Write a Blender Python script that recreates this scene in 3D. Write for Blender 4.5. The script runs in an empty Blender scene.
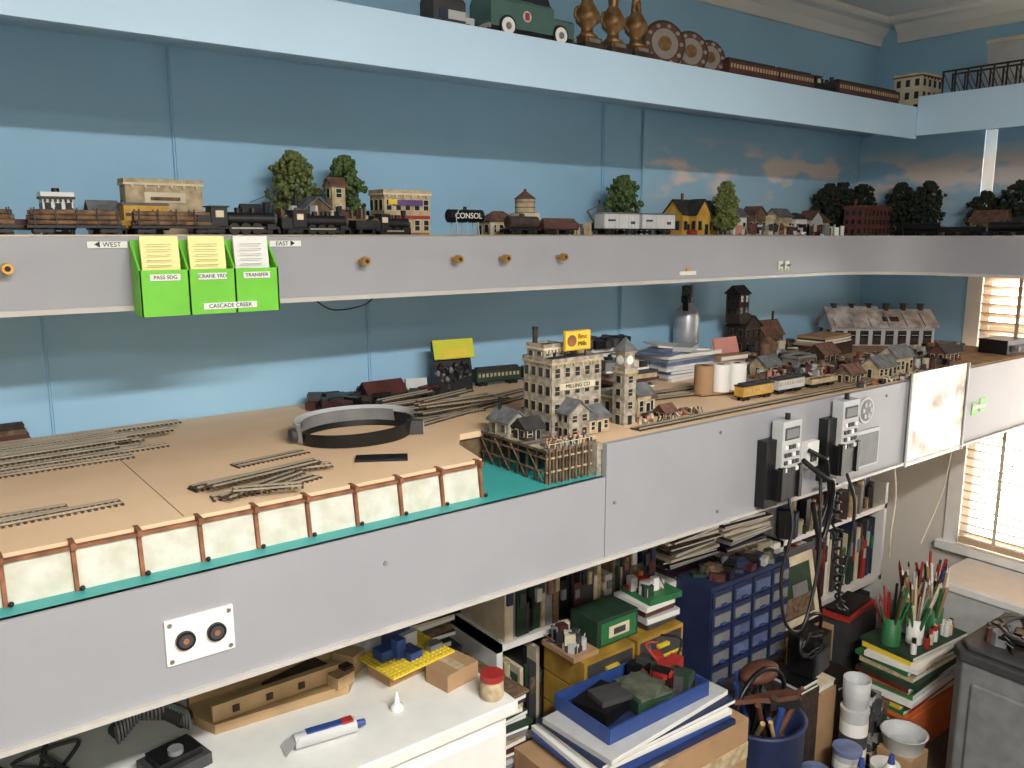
import bpy, math, random
from mathutils import Matrix, Vector
random.seed(7)
R=random.uniform
sc=bpy.context.scene
try:
    sc.view_settings.view_transform='Standard'
except Exception: pass
# ---------------------------------------------------------------- materials
def lin(c):
    c=c/255.0
    return c/12.92 if c<=0.04045 else ((c+0.055)/1.055)**2.4
def mat(name,rgb,rough=0.6,metal=0.0,var=0.12,scale=25.0,bump=0.0,rgb2=None,emit=0.0,trans=0.0,stretch=None):
    m=bpy.data.materials.new(name); m.use_nodes=True
    nt=m.node_tree; b=nt.nodes["Principled BSDF"]
    c=[lin(k) for k in rgb]
    c2=[lin(k) for k in rgb2] if rgb2 else [max(0,k*(1-var*2)) for k in c]
    b.inputs["Roughness"].default_value=rough; b.inputs["Metallic"].default_value=metal
    if trans: b.inputs["Transmission Weight"].default_value=trans
    tc=nt.nodes.new("ShaderNodeTexCoord"); n=nt.nodes.new("ShaderNodeTexNoise")
    n.inputs["Scale"].default_value=scale; n.inputs["Detail"].default_value=4
    if stretch:
        mp=nt.nodes.new("ShaderNodeMapping"); mp.inputs["Scale"].default_value=stretch
        nt.links.new(tc.outputs["Object"],mp.inputs[0]); nt.links.new(mp.outputs[0],n.inputs["Vector"])
    else: nt.links.new(tc.outputs["Object"],n.inputs["Vector"])
    r=nt.nodes.new("ShaderNodeValToRGB")
    r.color_ramp.elements[0].position=0.35; r.color_ramp.elements[1].position=0.65
    r.color_ramp.elements[0].color=(*c2,1); r.color_ramp.elements[1].color=(*c,1)
    nt.links.new(n.outputs["Fac"],r.inputs[0]); nt.links.new(r.outputs[0],b.inputs["Base Color"])
    if emit:
        b.inputs["Emission Strength"].default_value=emit; b.inputs["Emission Color"].default_value=(*c,1)
    if bump:
        bp=nt.nodes.new("ShaderNodeBump"); bp.inputs["Strength"].default_value=bump; bp.inputs["Distance"].default_value=0.004
        nt.links.new(n.outputs["Fac"],bp.inputs["Height"]); nt.links.new(bp.outputs[0],b.inputs["Normal"])
    return m
WALL=mat("blue_wall_paint",(158,202,230),.7,var=.03,scale=3)
WALLG=mat("lower_wall_paint",(130,126,122),.8,var=.05,scale=3)
WALLW=mat("cream_wall_paint",(224,217,206),.8,var=.03,scale=3)
CEIL=mat("ceiling_paint",(230,228,222),.8,var=.02,scale=3)
FLOORM=mat("carpet",(92,84,78),.95,var=.2,scale=90,bump=.5)
PELM=mat("pelmet_paint",(186,216,238),.55,var=.02,scale=4)
FAS=mat("grey_fascia_paint",(154,155,160),.5,var=.03,scale=6)
LIP=mat("aluminium_lip",(190,186,180),.4,var=.05)
MDF=mat("mdf_board",(232,200,164),.75,rgb2=(222,188,152),scale=5)
PLYE=mat("board_edge",(120,95,70),.85,var=.2,scale=40,bump=.4)
GROUND=mat("scenic_ground",(176,146,112),.9,rgb2=(132,108,82),scale=30,bump=.5)
TEAL=mat("teal_water_paint",(66,170,166),.45,var=.06,scale=6)
RETW=mat("weathered_concrete",(208,207,196),.85,rgb2=(188,187,170),scale=34,bump=.15)
RUST=mat("orange_timber",(152,100,70),.8,var=.25,scale=40)
WOOD=mat("weathered_wood",(128,104,80),.85,var=.3,scale=60,bump=.3)
PINE=mat("pine_wood",(184,154,112),.7,var=.12,scale=12)
DWOOD=mat("dark_wood",(66,51,42),.8,var=.3,scale=60)
TIE=mat("sleeper_brown",(84,70,58),.85,var=.2)
RAIL=mat("rail_steel",(190,178,156),.4,.5,var=.1)
TANK=mat("black_iron",(32,31,32),.45,.2,var=.2)
BLACK=mat("black_plastic",(20,20,22),.4,var=.1)
DGREY=mat("dark_grey",(66,66,68),.6,var=.15)
GREY=mat("mid_grey",(128,130,132),.6,var=.1)
LGREY=mat("light_grey",(190,192,192),.5,var=.06)
WHITE=mat("white_paint",(232,231,226),.45,var=.03)
PAPER=mat("white_paper",(228,228,222),.8,var=.02)
CREAM=mat("cream_paint",(218,206,178),.7,var=.1)
TAN=mat("tan_wall",(196,178,144),.8,rgb2=(158,140,110),scale=60)
STONE=mat("grey_brick",(176,168,152),.85,rgb2=(126,118,106),scale=90,bump=.2)
BRICK=mat("red_brick",(116,68,56),.85,rgb2=(84,50,42),scale=90)
ROOFG=mat("grey_roof",(116,118,120),.8,rgb2=(82,84,86),scale=60)
ROOFR=mat("rust_roof",(118,84,68),.8,rgb2=(82,60,50),scale=70)
ROOFK=mat("dark_roof",(56,54,54),.85,var=.25,scale=60)
CORR=mat("corrugated_roof",(200,194,190),.6,rgb2=(132,122,118),scale=26)
YEL=mat("station_yellow",(208,168,76),.7,rgb2=(184,140,56),scale=40)
BRY=mat("bright_yellow",(226,198,60),.5,var=.05)
CHART=mat("chartreuse_card",(206,206,52),.6,var=.05)
LIME=mat("lime_green",(112,200,56),.5,var=.05)
AMBER=mat("amber_drawer_plastic",(190,152,62),.4,rgb2=(146,114,50),scale=14)
GREEN=mat("green_plastic",(46,116,68),.5,var=.1)
DGREEN=mat("dark_green",(38,66,48),.6,var=.2)
RED=mat("red_plastic",(166,50,44),.5,var=.1)
MAROON=mat("maroon_paint",(90,48,44),.6,var=.2)
BLUE=mat("blue_plastic",(50,76,140),.45,var=.1)
NAVY=mat("navy_plastic",(38,50,88),.5,var=.15)
ORANGE=mat("orange_plastic",(216,112,56),.6,var=.1)
PINK=mat("salmon_card",(204,140,128),.7,var=.1)
PURP=mat("purple_print",(110,80,140),.6,var=.2)
CARD=mat("cardboard",(172,138,102),.85,var=.08,scale=14)
BRASS=mat("brass",(205,160,84),.3,.8,var=.1)
GOLD=mat("antique_bronze",(150,116,76),.42,.6,var=.3,scale=60)
SILV=mat("silver",(186,182,176),.3,.8,var=.1)
GLASSD=mat("window_glass_dark",(40,46,52),.15,var=.1)
LEAF=mat("foliage_green",(98,120,68),.95,rgb2=(50,70,38),scale=120,bump=.6)
LEAF2=mat("foliage_olive",(122,130,72),.95,rgb2=(68,80,44),scale=120,bump=.6)
LEAFD=mat("foliage_dark",(50,60,40),.95,rgb2=(26,34,24),scale=120,bump=.6)
LOGM=mat("log_bark",(132,102,76),.9,rgb2=(76,56,42),scale=80)
YPAD=mat("sticky_yellow",(244,236,164),.8,var=.02)
BLIND=mat("blind_slat",(206,178,144),.5,var=.1)
CLOTH=mat("olive_cloth",(92,98,82),.95,rgb2=(62,68,56),scale=30,bump=.5)
MIRR=mat("painted_reflection_film",(176,168,154),.22,.85,rgb2=(70,60,50),scale=9,bump=.5)  # dark and pale patches paint blurred room reflections into the film colour
TEALC=mat("teal_car_paint",(76,106,100),.25,var=.05)
LAMPM=mat("lamp_diffuser",(255,252,244),.5,var=0,emit=4)
CLEAR=mat("clear_blue_plastic",(112,126,166),.3,var=.2)
BOTL=mat("translucent_bottle",(186,190,194),.35,.35,var=.1)
SKIN=mat("brown_leather",(100,62,46),.6,var=.2)
def mural():
    m=bpy.data.materials.new("sky_mural"); m.use_nodes=True; nt=m.node_tree; b=nt.nodes["Principled BSDF"]
    b.inputs["Roughness"].default_value=.6
    tc=nt.nodes.new("ShaderNodeTexCoord"); sp=nt.nodes.new("ShaderNodeSeparateXYZ"); nt.links.new(tc.outputs["Object"],sp.inputs[0])
    mp=nt.nodes.new("ShaderNodeMapping"); mp.inputs["Scale"].default_value=(2.9,2.9,7.0); mp.inputs["Location"].default_value=(.35,.2,.0)
    nt.links.new(tc.outputs["Object"],mp.inputs[0])
    n=nt.nodes.new("ShaderNodeTexNoise"); n.inputs["Scale"].default_value=1.6; n.inputs["Detail"].default_value=6; n.inputs["Roughness"].default_value=.45
    nt.links.new(mp.outputs[0],n.inputs["Vector"])
    r=nt.nodes.new("ShaderNodeValToRGB"); r.color_ramp.elements[0].position=.47; r.color_ramp.elements[1].position=.55
    r.color_ramp.elements[0].color=(0,0,0,1); r.color_ramp.elements[1].color=(1,1,1,1)
    nt.links.new(n.outputs["Fac"],r.inputs[0])
    band=nt.nodes.new("ShaderNodeValToRGB"); e=band.color_ramp.elements
    e[0].position=.25; e[0].color=(0,0,0,1); e[1].position=.38; e[1].color=(1,1,1,1)
    k=e.new(.66); k.color=(1,1,1,1); k=e.new(.84); k.color=(0,0,0,1)
    g=nt.nodes.new("ShaderNodeValToRGB")
    g.color_ramp.elements[0].position=.0; g.color_ramp.elements[0].color=(lin(180),lin(214),lin(232),1)
    g.color_ramp.elements[1].position=1.; g.color_ramp.elements[1].color=(lin(152),lin(198),lin(228),1)
    mr=nt.nodes.new("ShaderNodeMapRange"); mr.inputs[1].default_value=0.0; mr.inputs[2].default_value=.36
    nt.links.new(sp.outputs[2],mr.inputs[0]); nt.links.new(mr.outputs[0],g.inputs[0]); nt.links.new(mr.outputs[0],band.inputs[0])
    mu=nt.nodes.new("ShaderNodeMath"); mu.operation='MULTIPLY'
    nt.links.new(r.outputs[0],mu.inputs[0]); nt.links.new(band.outputs[0],mu.inputs[1])
    mx=nt.nodes.new("ShaderNodeMix"); mx.data_type='RGBA'
    nt.links.new(mu.outputs[0],mx.inputs[0]); nt.links.new(g.outputs[0],mx.inputs[6]); mx.inputs[7].default_value=(lin(238),lin(226),lin(220),1)
    nt.links.new(mx.outputs[2],b.inputs["Base Color"])
    return m
MURAL=mural()
# ---------------------------------------------------------------- builder
class B:
    def __init__(s,name): s.n=name;s.v=[];s.f=[];s.mi=[];s.sm=[];s.mats=[];s.T=Matrix.Identity(4);s.kids=[]
    def at(s,x=0,y=0,z=0,rz=0,sc=1,rx=0,ry=0):
        s.T=Matrix.Translation((x,y,z))@Matrix.Rotation(math.radians(rz),4,'Z')@Matrix.Rotation(math.radians(ry),4,'Y')@Matrix.Rotation(math.radians(rx),4,'X')@Matrix.Scale(sc,4); return s
    def add(s,vs,fs,m,smooth=False,M=None):
        if m not in s.mats: s.mats.append(m)
        k=s.mats.index(m); o=len(s.v); T=s.T@M if M is not None else s.T
        s.v+= [tuple(T@Vector(p)) for p in vs]
        for q in fs: s.f.append([i+o for i in q]); s.mi.append(k); s.sm.append(smooth)
    def box(s,x,y,z,sx,sy,sz,m,rz=0,rx=0,ry=0):
        M=Matrix.Translation((x,y,z))@Matrix.Rotation(math.radians(rz),4,'Z')@Matrix.Rotation(math.radians(ry),4,'Y')@Matrix.Rotation(math.radians(rx),4,'X')
        a,b=sx/2,sy/2
        v=[(-a,-b,0),(a,-b,0),(a,b,0),(-a,b,0),(-a,-b,sz),(a,-b,sz),(a,b,sz),(-a,b,sz)]
        s.add(v,[(3,2,1,0),(4,5,6,7),(0,1,5,4),(1,2,6,5),(2,3,7,6),(3,0,4,7)],m,False,M)
    def ext(s,pts,vec,m):
        n=len(pts); v=[tuple(p) for p in pts]+[tuple(p[i]+vec[i] for i in range(3)) for p in pts]
        f=[list(range(n))[::-1],[n+i for i in range(n)]]+[(i,(i+1)%n,n+(i+1)%n,n+i) for i in range(n)]
        s.add(v,f,m)
    def px(s,prof,x0,x1,m): s.ext([(x0,a,b) for a,b in prof],(x1-x0,0,0),m)
    def py(s,prof,y0,y1,m): s.ext([(a,y0,b) for a,b in prof],(0,y1-y0,0),m)
    def pz(s,prof,z0,z1,m): s.ext([(a,b,z0) for a,b in prof],(0,0,z1-z0),m)
    def cyl(s,p0,p1,r0,m,r1=None,seg=12,cap=True):
        r1=r0 if r1 is None else r1
        p0=Vector(p0);p1=Vector(p1);d=(p1-p0).normalized()
        u=d.orthogonal().normalized();w=d.cross(u)
        v=[];
        for p,r in((p0,r0),(p1,r1)):
            for i in range(seg):
                a=2*math.pi*i/seg; v.append(tuple(p+u*r*math.cos(a)+w*r*math.sin(a)))
        s.add(v,[(i,(i+1)%seg,seg+(i+1)%seg,seg+i) for i in range(seg)],m,True)
        if cap:
            s.add(v[:seg],[list(range(seg))[::-1]],m); s.add(v[seg:],[list(range(seg))],m)
    def lathe(s,x,y,prof,m,seg=24,sx=1,sy=1):
        v=[]
        for r,z in prof:
            for i in range(seg):
                a=2*math.pi*i/seg; v.append((x+r*sx*math.cos(a),y+r*sy*math.sin(a),z))
        f=[]
        for k in range(len(prof)-1):
            for i in range(seg): f.append((k*seg+i,k*seg+(i+1)%seg,(k+1)*seg+(i+1)%seg,(k+1)*seg+i))
        s.add(v,f,m,True)
        s.add(v[:seg],[list(range(seg))[::-1]],m); s.add(v[-seg:],[list(range(seg))],m)
    def sph(s,x,y,z,r,m,sx=1,sy=1,sz=1,seg=10,rings=6,jit=0):
        v=[];f=[]
        for k in range(1,rings):
            t=math.pi*k/rings
            for i in range(seg):
                a=2*math.pi*i/seg; j=1+R(-jit,jit)
                v.append((x+r*j*sx*math.sin(t)*math.cos(a),y+r*j*sy*math.sin(t)*math.sin(a),z+r*j*sz*math.cos(t)))
        v.append((x,y,z+r*sz));v.append((x,y,z-r*sz));T=len(v)-2
        for k in range(rings-2):
            for i in range(seg): f.append((k*seg+i,(k+1)*seg+i,(k+1)*seg+(i+1)%seg,k*seg+(i+1)%seg))
        for i in range(seg):
            f.append((T,i,(i+1)%seg)); f.append((T+1,(rings-2)*seg+(i+1)%seg,(rings-2)*seg+i))
        s.add(v,f,m,jit==0)
    def tube(s,pts,r,m,seg=8,sub=6):
        P=[Vector(p) for p in pts]; Q=[]
        for i in range(len(P)-1):
            a=P[max(i-1,0)];b=P[i];c=P[i+1];d=P[min(i+2,len(P)-1)]
            for k in range(sub):
                t=k/sub
                Q.append(0.5*((2*b)+(-a+c)*t+(2*a-5*b+4*c-d)*t*t+(-a+3*b-3*c+d)*t**3))
        Q.append(P[-1]); v=[];u=None
        for i,q in enumerate(Q):
            d=(Q[min(i+1,len(Q)-1)]-Q[max(i-1,0)])
            if d.length<1e-9: d=Vector((0,0,1))
            d.normalize()
            if u is None: u=d.orthogonal().normalized()
            u=(u-d*u.dot(d)); 
            if u.length<1e-6: u=d.orthogonal()
            u.normalize(); w=d.cross(u)
            for j in range(seg):
                a=2*math.pi*j/seg; v.append(tuple(q+u*r*math.cos(a)+w*r*math.sin(a)))
        f=[]
        for i in range(len(Q)-1):
            for j in range(seg): f.append((i*seg+j,i*seg+(j+1)%seg,(i+1)*seg+(j+1)%seg,(i+1)*seg+j))
        s.add(v,f,m,True)
    def txt(s,body,loc,size,m,rot=(90,0,0)): s.kids.append((body,loc,size,m,rot))
    def done(s,bevel=0):
        xs=[p[0] for p in s.v];ys=[p[1] for p in s.v];zs=[p[2] for p in s.v]
        c=((min(xs)+max(xs))/2,(min(ys)+max(ys))/2,min(zs))
        me=bpy.data.meshes.new(s.n); me.from_pydata([(p[0]-c[0],p[1]-c[1],p[2]-c[2]) for p in s.v],[],s.f)
        for m in s.mats: me.materials.append(m)
        me.polygons.foreach_set("material_index",s.mi); me.polygons.foreach_set("use_smooth",s.sm); me.update()
        o=bpy.data.objects.new(s.n,me); bpy.context.collection.objects.link(o); o.location=c
        if bevel:
            bv=o.modifiers.new("bevel",'BEVEL'); bv.width=bevel; bv.segments=2; bv.limit_method='ANGLE'
        for body,loc,size,m,rot in s.kids:
            cu=bpy.data.curves.new("lettering",'FONT'); cu.body=body; cu.size=size; cu.align_x='CENTER'; cu.align_y='CENTER'; cu.extrude=0.0003
            cu.materials.append(m)
            t=bpy.data.objects.new("lettering",cu); bpy.context.collection.objects.link(t)
            t.parent=o; t.location=(loc[0]-c[0],loc[1]-c[1],loc[2]-c[2]); t.rotation_euler=[math.radians(a) for a in rot]
        return o
# ---------------------------------------------------------------- room
WY=1.75; WX=3.04; CZ=2.36
def simple(name,x0,x1,y0,y1,z0,z1,m):
    b=B(name); b.box((x0+x1)/2,(y0+y1)/2,z0,x1-x0,y1-y0,z1-z0,m); return b.done()
simple("floor",-1.8,WX,-2.2,WY,-.1,0,FLOORM)
simple("ceiling",-1.8,WX,-2.2,WY,CZ,CZ+.1,CEIL)
b=B("wall_back"); b.box((-1.8+WX)/2,WY+.05,0,WX+1.8,.1,1.1,WALLG); b.box((-1.8+WX)/2,WY+.05,1.1,WX+1.8,.1,CZ-1.1,WALL); b.done()
simple("wall_left",-1.9,-1.8,-2.2,WY,0,CZ,WALLW)
simple("wall_front",-1.8,WX,-2.3,-2.2,0,CZ,WALLW)
W0,W1,Z0,Z1=.25,1.31,.5,2.02
b=B("wall_right")
for y0,y1,z0,z1 in((-2.2,W0,0,CZ),(W1,WY,0,1.2),(W1,WY,1.2,CZ),(W0,W1,0,Z0),(W0,W1,Z1,CZ)):
    b.box(WX+.06,(y0+y1)/2,z0,.12,y1-y0,z1-z0,WALL if (z1==CZ and y0!=-2.2) else WALLW)
b.done()
b=B("window_1")
for y in(W0+.02,W1-.02,(W0+W1)/2): b.box(WX+.03,y,Z0,.06,.04,Z1-Z0,WHITE)
for z in(Z0,Z1-.04,1.25): b.box(WX+.03,(W0+W1)/2,z,.05,W1-W0,.04,WHITE)
b.box(WX-.008,W1+.010,Z0-.05,.014,.05,Z1-Z0+.1,WHITE); b.box(WX-.008,W0-.02,Z0-.05,.014,.05,Z1-Z0+.1,WHITE)
b.box(WX-.02,(W0+W1)/2,Z0-.03,.05,W1-W0+.1,.03,WHITE)
b.done()
b=B("venetian_blind")
z=Z0+.05
while z<Z1-.05:
    b.box(WX-.03,(W0+W1)/2,z,.036,W1-W0-.06,.003,BLIND,ry=26); z+=.03
for y in(W0+.15,W1-.15): b.box(WX-.05,y,Z0+.03,.002,.012,Z1-Z0-.06,CREAM)
b.box(WX-.03,(W0+W1)/2,Z0+.015,.035,W1-W0-.06,.02,BLIND)
b.done()
b=B("trim_1"); s=.08
b.px([(WY,CZ),(WY,CZ-s),(WY-.012,CZ-s),(WY-.02,CZ-s*.6),(WY-.045,CZ-s*.3),(WY-s*.9,CZ-.02),(WY-s,CZ-.012),(WY-s,CZ)],-1.8,WX,CEIL); b.done()
b=B("trim_2")
b.py([(WX,CZ),(WX,CZ-s),(WX-.012,CZ-s),(WX-.02,CZ-s*.6),(WX-.045,CZ-s*.3),(WX-s*.9,CZ-.02),(WX-s,CZ-.012),(WX-s,CZ)],-2.2,WY-s,CEIL); b.done()
simple("baseboard_back",-1.8,WX,WY-.015,WY,0,.09,WHITE)
n_=3
for x,z0,z1 in((.25,1.225,1.49),(.919,1.225,1.49),(1.742,1.225,1.49),(.507,1.6,1.955),(1.662,1.6,1.955)):
    b=B("trim_%d"%n_); n_+=1; b.box(x,WY-.003,z0,.022,.006,z1-z0,WALL); b.box(x-.006,WY-.008,z0,.003,.004,z1-z0,WALL); b.done()
b=B("ceiling_light"); b.box(.5,-.5,CZ-.03,1.25,.16,.03,WHITE)
b.cyl((-.08,-.5,CZ-.045),(1.08,-.5,CZ-.045),.014,LAMPM); b.done()
# ---------------------------------------------------------------- top shelf
TS=1.975
b=B("upper_wall_shelf")
b.box((-1.8+WX)/2,(1.33+WY)/2,TS-.016,WX+1.8-.002,WY-1.33-.002,.016,PELM)
b.box((-1.8+2.54)/2,1.325,1.883,2.54+1.8,.012,TS-1.883,PELM)
b.done()
b=B("upper_return_shelf")
b.box((WX-.055+2.545)/2,(1.329-2.1)/2,TS-.016,WX-.055-2.545,3.429,.016,PELM)
b.ext([(2.532,1.317,1.892),(2.532,1.317,2.005),(2.532,-2.1,2.005),(2.532,-2.1,1.892)],(.012,0,0),PELM)
b.done()
# ---------------------------------------------------------------- middle shelf
MS=1.597
path=[(-1.79,1.38),(2.18,1.38)]
NA=48
for i in range(1,NA+1):
    a=math.pi/2*(1-i/NA); path.append((2.18+.27*math.cos(a),1.11+.27*math.sin(a)))
path.append((2.45,-2.0))
def offset(p,d):
    o=[]
    for i,q in enumerate(p):
        a=Vector(p[max(i-1,0)]);c=Vector(p[min(i+1,len(p)-1)]);
        t=(c-a).normalized()
        if i==1: t=Vector((1,0))
        if i==len(p)-2: t=Vector((0,-1))
        o.append((q[0]-t.y*d,q[1]+t.x*d))
    return o
def ribbon(b,p,d0,d1,z0,z1,m):
    A=offset(p,d0);C=offset(p,d1);n=len(p)
    v=[(x,y,z0) for x,y in A]+[(x,y,z1) for x,y in A]+[(x,y,z1) for x,y in C]+[(x,y,z0) for x,y in C]
    f=[]
    for i in range(n-1):
        for k in range(4): f.append((k*n+i,k*n+i+1,((k+1)%4)*n+i+1,((k+1)%4)*n+i))
    f+=[(0,n,2*n,3*n),(n-1,2*n-1,3*n-1,4*n-1)]
    b.add(v,f,m,False)
b=B("middle_layout_shelf")
ribbon(b,path,0,.01,1.488,MS,FAS)
ribbon(b,path,-.004,.012,1.484,1.492,LIP)
ins=offset(path,.008)
b.pz([(x,y) for x,y in ins]+[(WX-.082,-2.0),(WX-.082,1.352),(WX-.004,1.352),(WX-.004,WY-.004),(-1.79,WY-.004)],MS-.02,MS-.002,PLYE)
for i in range(9):
    x=-1.5+i*.5
    b.box(x,(1.40+WY)/2,1.505,.02,.33,.07,WALL)
b.done()
b=B("sky_backdrop"); b.box((1.80+WX)/2,WY-.007,MS,WX-1.80-.02,.006,.355,MURAL); b.done()
b=B("sky_backdrop"); b.box(WX-.088,(1.30+WY-.012)/2,MS,.005,WY-.012-1.30,.355,MURAL); b.done()
b=B("sky_backdrop"); b.box(WX-.088,(1.262-.8)/2,MS,.005,2.062,.355,MURAL); b.done()
# ---------------------------------------------------------------- lower deck
DZ=1.224; WZ=1.163; FB=1.007
b=B("lower_layout_benchwork")
out=[(-1.79,WY-.004),(-1.79,1.118),(.79,1.118),(.80,1.16),(.815,1.226),(.86,1.29),(1.028,1.29),(1.028,1.072),(WX-.07,1.072),(WX-.07,1.352),(WX-.004,1.352),(WX-.004,WY-.004)]
b.pz(out,DZ-.012,DZ,MDF)
out2=[(-1.79,WY-.01),(-1.79,1.13),(.785,1.13),(.80,1.235),(.85,1.30),(1.034,1.30),(1.034,1.08),(WX-.08,1.08),(WX-.08,1.36),(WX-.01,1.36),(WX-.01,WY-.01)]
b.pz(out2,WZ,DZ-.012,PLYE)
b.pz([(1.70,1.15),(1.80,1.085),(WX-.08,1.085),(WX-.08,1.355),(WX-.01,1.36),(WX-.01,WY-.01),(2.02,WY-.01),(1.85,1.60),(1.72,1.42)],DZ,DZ+.0015,GROUND)
for x in(.30,1.35): b.box(x,1.435,DZ-.0002,.0012,.62,.0006,PLYE)
b.box((-1.79+1.03)/2,1.25,WZ-.012,2.82,.37,.012,TEAL)
b.box((-1.79+1.026)/2,1.066,FB,1.026+1.79,.012,WZ-FB,FAS)
b.box((1.028+WX-.07)/2,1.066,FB,WX-.07-1.028,.012,DZ-FB+.001,FAS)
b.box((-1.79+WX-.07)/2,1.064,FB-.006,WX+1.72,.022,.007,LIP)
for i in range(10):
    b.box(-1.6+i*.5,1.4,FB+.03,.03,.6,WZ-FB-.045,PINE)
for x,z in((.569,1.111),(.05,1.11),(1.05,1.11),(1.35,1.03),(1.35,1.2),(2.0,1.2)):
    b.cyl((x,1.06,z),(x,1.057,z),.0035,GREY,seg=8)
b.done()
b=B("model_retaining_wall")
w=.0772; n=int(round((.77+.92)/w)); HT=DZ-.008
for i in range(n):
    x0=-.92+i*w
    b.px([(1.104,WZ),(1.112,HT),(1.116,HT),(1.116,WZ)],x0+.003,x0+w-.003,RETW)
for i in range(n+1):
    x0=-.92+i*w
    b.px([(1.099,WZ),(1.107,HT+.006),(1.112,HT+.006),(1.112,WZ)],x0-.0025,x0+.0025,RUST)
    b.box(x0,1.113,HT,.006,.026,.009,RUST)
    b.sph(x0+.005,1.097,WZ+.004,.0035,TANK,seg=8,rings=5)
b.box((-.92+.77)/2,1.11,HT,1.69,.008,.004,RUST)
b.done()
# ---------------------------------------------------------------- generic model makers
def house(b,x,y,z,w,d,h,wall,roof,kind='gable',axis='x',floors=1,cols=3,rz=0,rh=None,trim=CREAM,side=2):
    b.at(x,y,z,rz); b.box(0,0,0,w,d,h,wall)
    fh=h/floors
    for i in range(floors):
        for fx,cn in((0,cols),(1,side)):
            for j in range(cn):
                t=(j+.5)/cn-.5
                ww=min(.011,(w if fx==0 else d)/cn*.5); hh=min(fh*.5,.022); zz=i*fh+fh*.25
                door=(i==0 and j==cn//2)
                if door: zz=0; hh=min(fh*.7,.028)
                for sgn in(-1,1):
                    if fx==0:
                        b.box(t*w,sgn*(d/2),zz,ww*1.25,.002,hh*1.12,trim); b.box(t*w,sgn*(d/2+.0006),zz+hh*.05,ww,.002,hh,GLASSD)
                        if not door: b.box(t*w,sgn*(d/2+.001),zz+hh*.5,ww,.002,.001,trim)
                    else:
                        b.box(sgn*(w/2),t*d,zz,.002,ww*1.25,hh*1.12,trim); b.box(sgn*(w/2+.0006),t*d,zz+hh*.05,.002,ww,hh,GLASSD)
    o=.005
    if kind=='gable':
        if axis=='x':
            rh=rh or d*.4; e=rh*o/(d/2)
            b.px([(-d/2,h),(d/2,h),(0,h+rh)],-w/2,w/2,wall)
            b.px([(-d/2-o,h-e),(0,h+rh),(d/2+o,h-e),(d/2+o,h-e+.003),(0,h+rh+.004),(-d/2-o,h-e+.003)],-w/2-o,w/2+o,roof)
        else:
            rh=rh or w*.4; e=rh*o/(w/2)
            b.py([(-w/2,h),(w/2,h),(0,h+rh)],-d/2,d/2,wall)
            b.py([(-w/2-o,h-e),(0,h+rh),(w/2+o,h-e),(w/2+o,h-e+.003),(0,h+rh+.004),(-w/2-o,h-e+.003)],-d/2-o,d/2+o,roof)
    elif kind=='flat':
        b.box(0,0,h,w+.006,d+.006,.004,trim)
        for sx,sy,ax,ay in((w+.004,.004,0,-d/2),(w+.004,.004,0,d/2),(.004,d,-w/2,0),(.004,d,w/2,0)): b.box(ax,ay,h+.004,sx,sy,.007,wall)
        b.box(0,0,h+.004,w-.004,d-.004,.002,roof)
        for k in range(6): b.box(-w/2+w*(k+.5)/6,-d/2-.003,h-.005,.003,.004,.005,trim)
    elif kind=='shed':
        b.px([(-d/2-o,h-.002),(-d/2-o,h+.002),(d/2+o,h+(rh or .02)+.002),(d/2+o,h+(rh or .02)-.002)],-w/2-o,w/2+o,roof)
        b.px([(-d/2,h),(d/2,h),(d/2,h+(rh or .02)-.002)],-w/2,w/2,wall)
    elif kind=='hip':
        rh=rh or .02; a,c=w/2+o,d/2+o
        v=[(-a,-c,h),(a,-c,h),(a,c,h),(-a,c,h),(-a*.3,0,h+rh),(a*.3,0,h+rh)]
        b.add(v,[(3,2,1,0),(0,1,5,4),(2,3,4,5),(1,2,5),(3,0,4)],roof)
    b.at()
def tree(x,y,z,h,r,m,name="model_tree",trunk=.12):
    b=B(name); b.cyl((x,y,z),(x,y,z+h*.6),.004,DWOOD,r1=.002,seg=7)
    for k in range(6):
        a=R(0,6.28); b.cyl((x,y,z+h*.2),(x+r*.6*math.cos(a),y+r*.6*math.sin(a),z+h*.5),.0018,DWOOD,seg=5)
    for k in range(480):
        t=random.random(); zz=z+h*trunk+t*h*(1-trunk)
        rr=r*min(1,1.15*math.sin(math.pi*min(1,(t*.80+.16)))**.8)*R(.35,1)*(1+.18*math.sin(t*17+x*90))
        a=R(0,6.28); b.sph(x+rr*math.cos(a),y+rr*math.sin(a),min(zz,z+h-.004),R(.003,.0082),m,seg=5,rings=4,jit=.4)
    b.done()
def wheels(b,L,m=TANK):
    for sx in(-1,1):
        cx=sx*(L/2-.022)
        for dx in(-.009,.009):
            for sy in(-1,1): b.cyl((cx+dx,sy*.0085,.0055),(cx+dx,sy*.0065,.0055),.0055,m,seg=10)
        for sy in(-1,1): b.box(cx,sy*.010,.003,.026,.002,.005,m)
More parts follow.
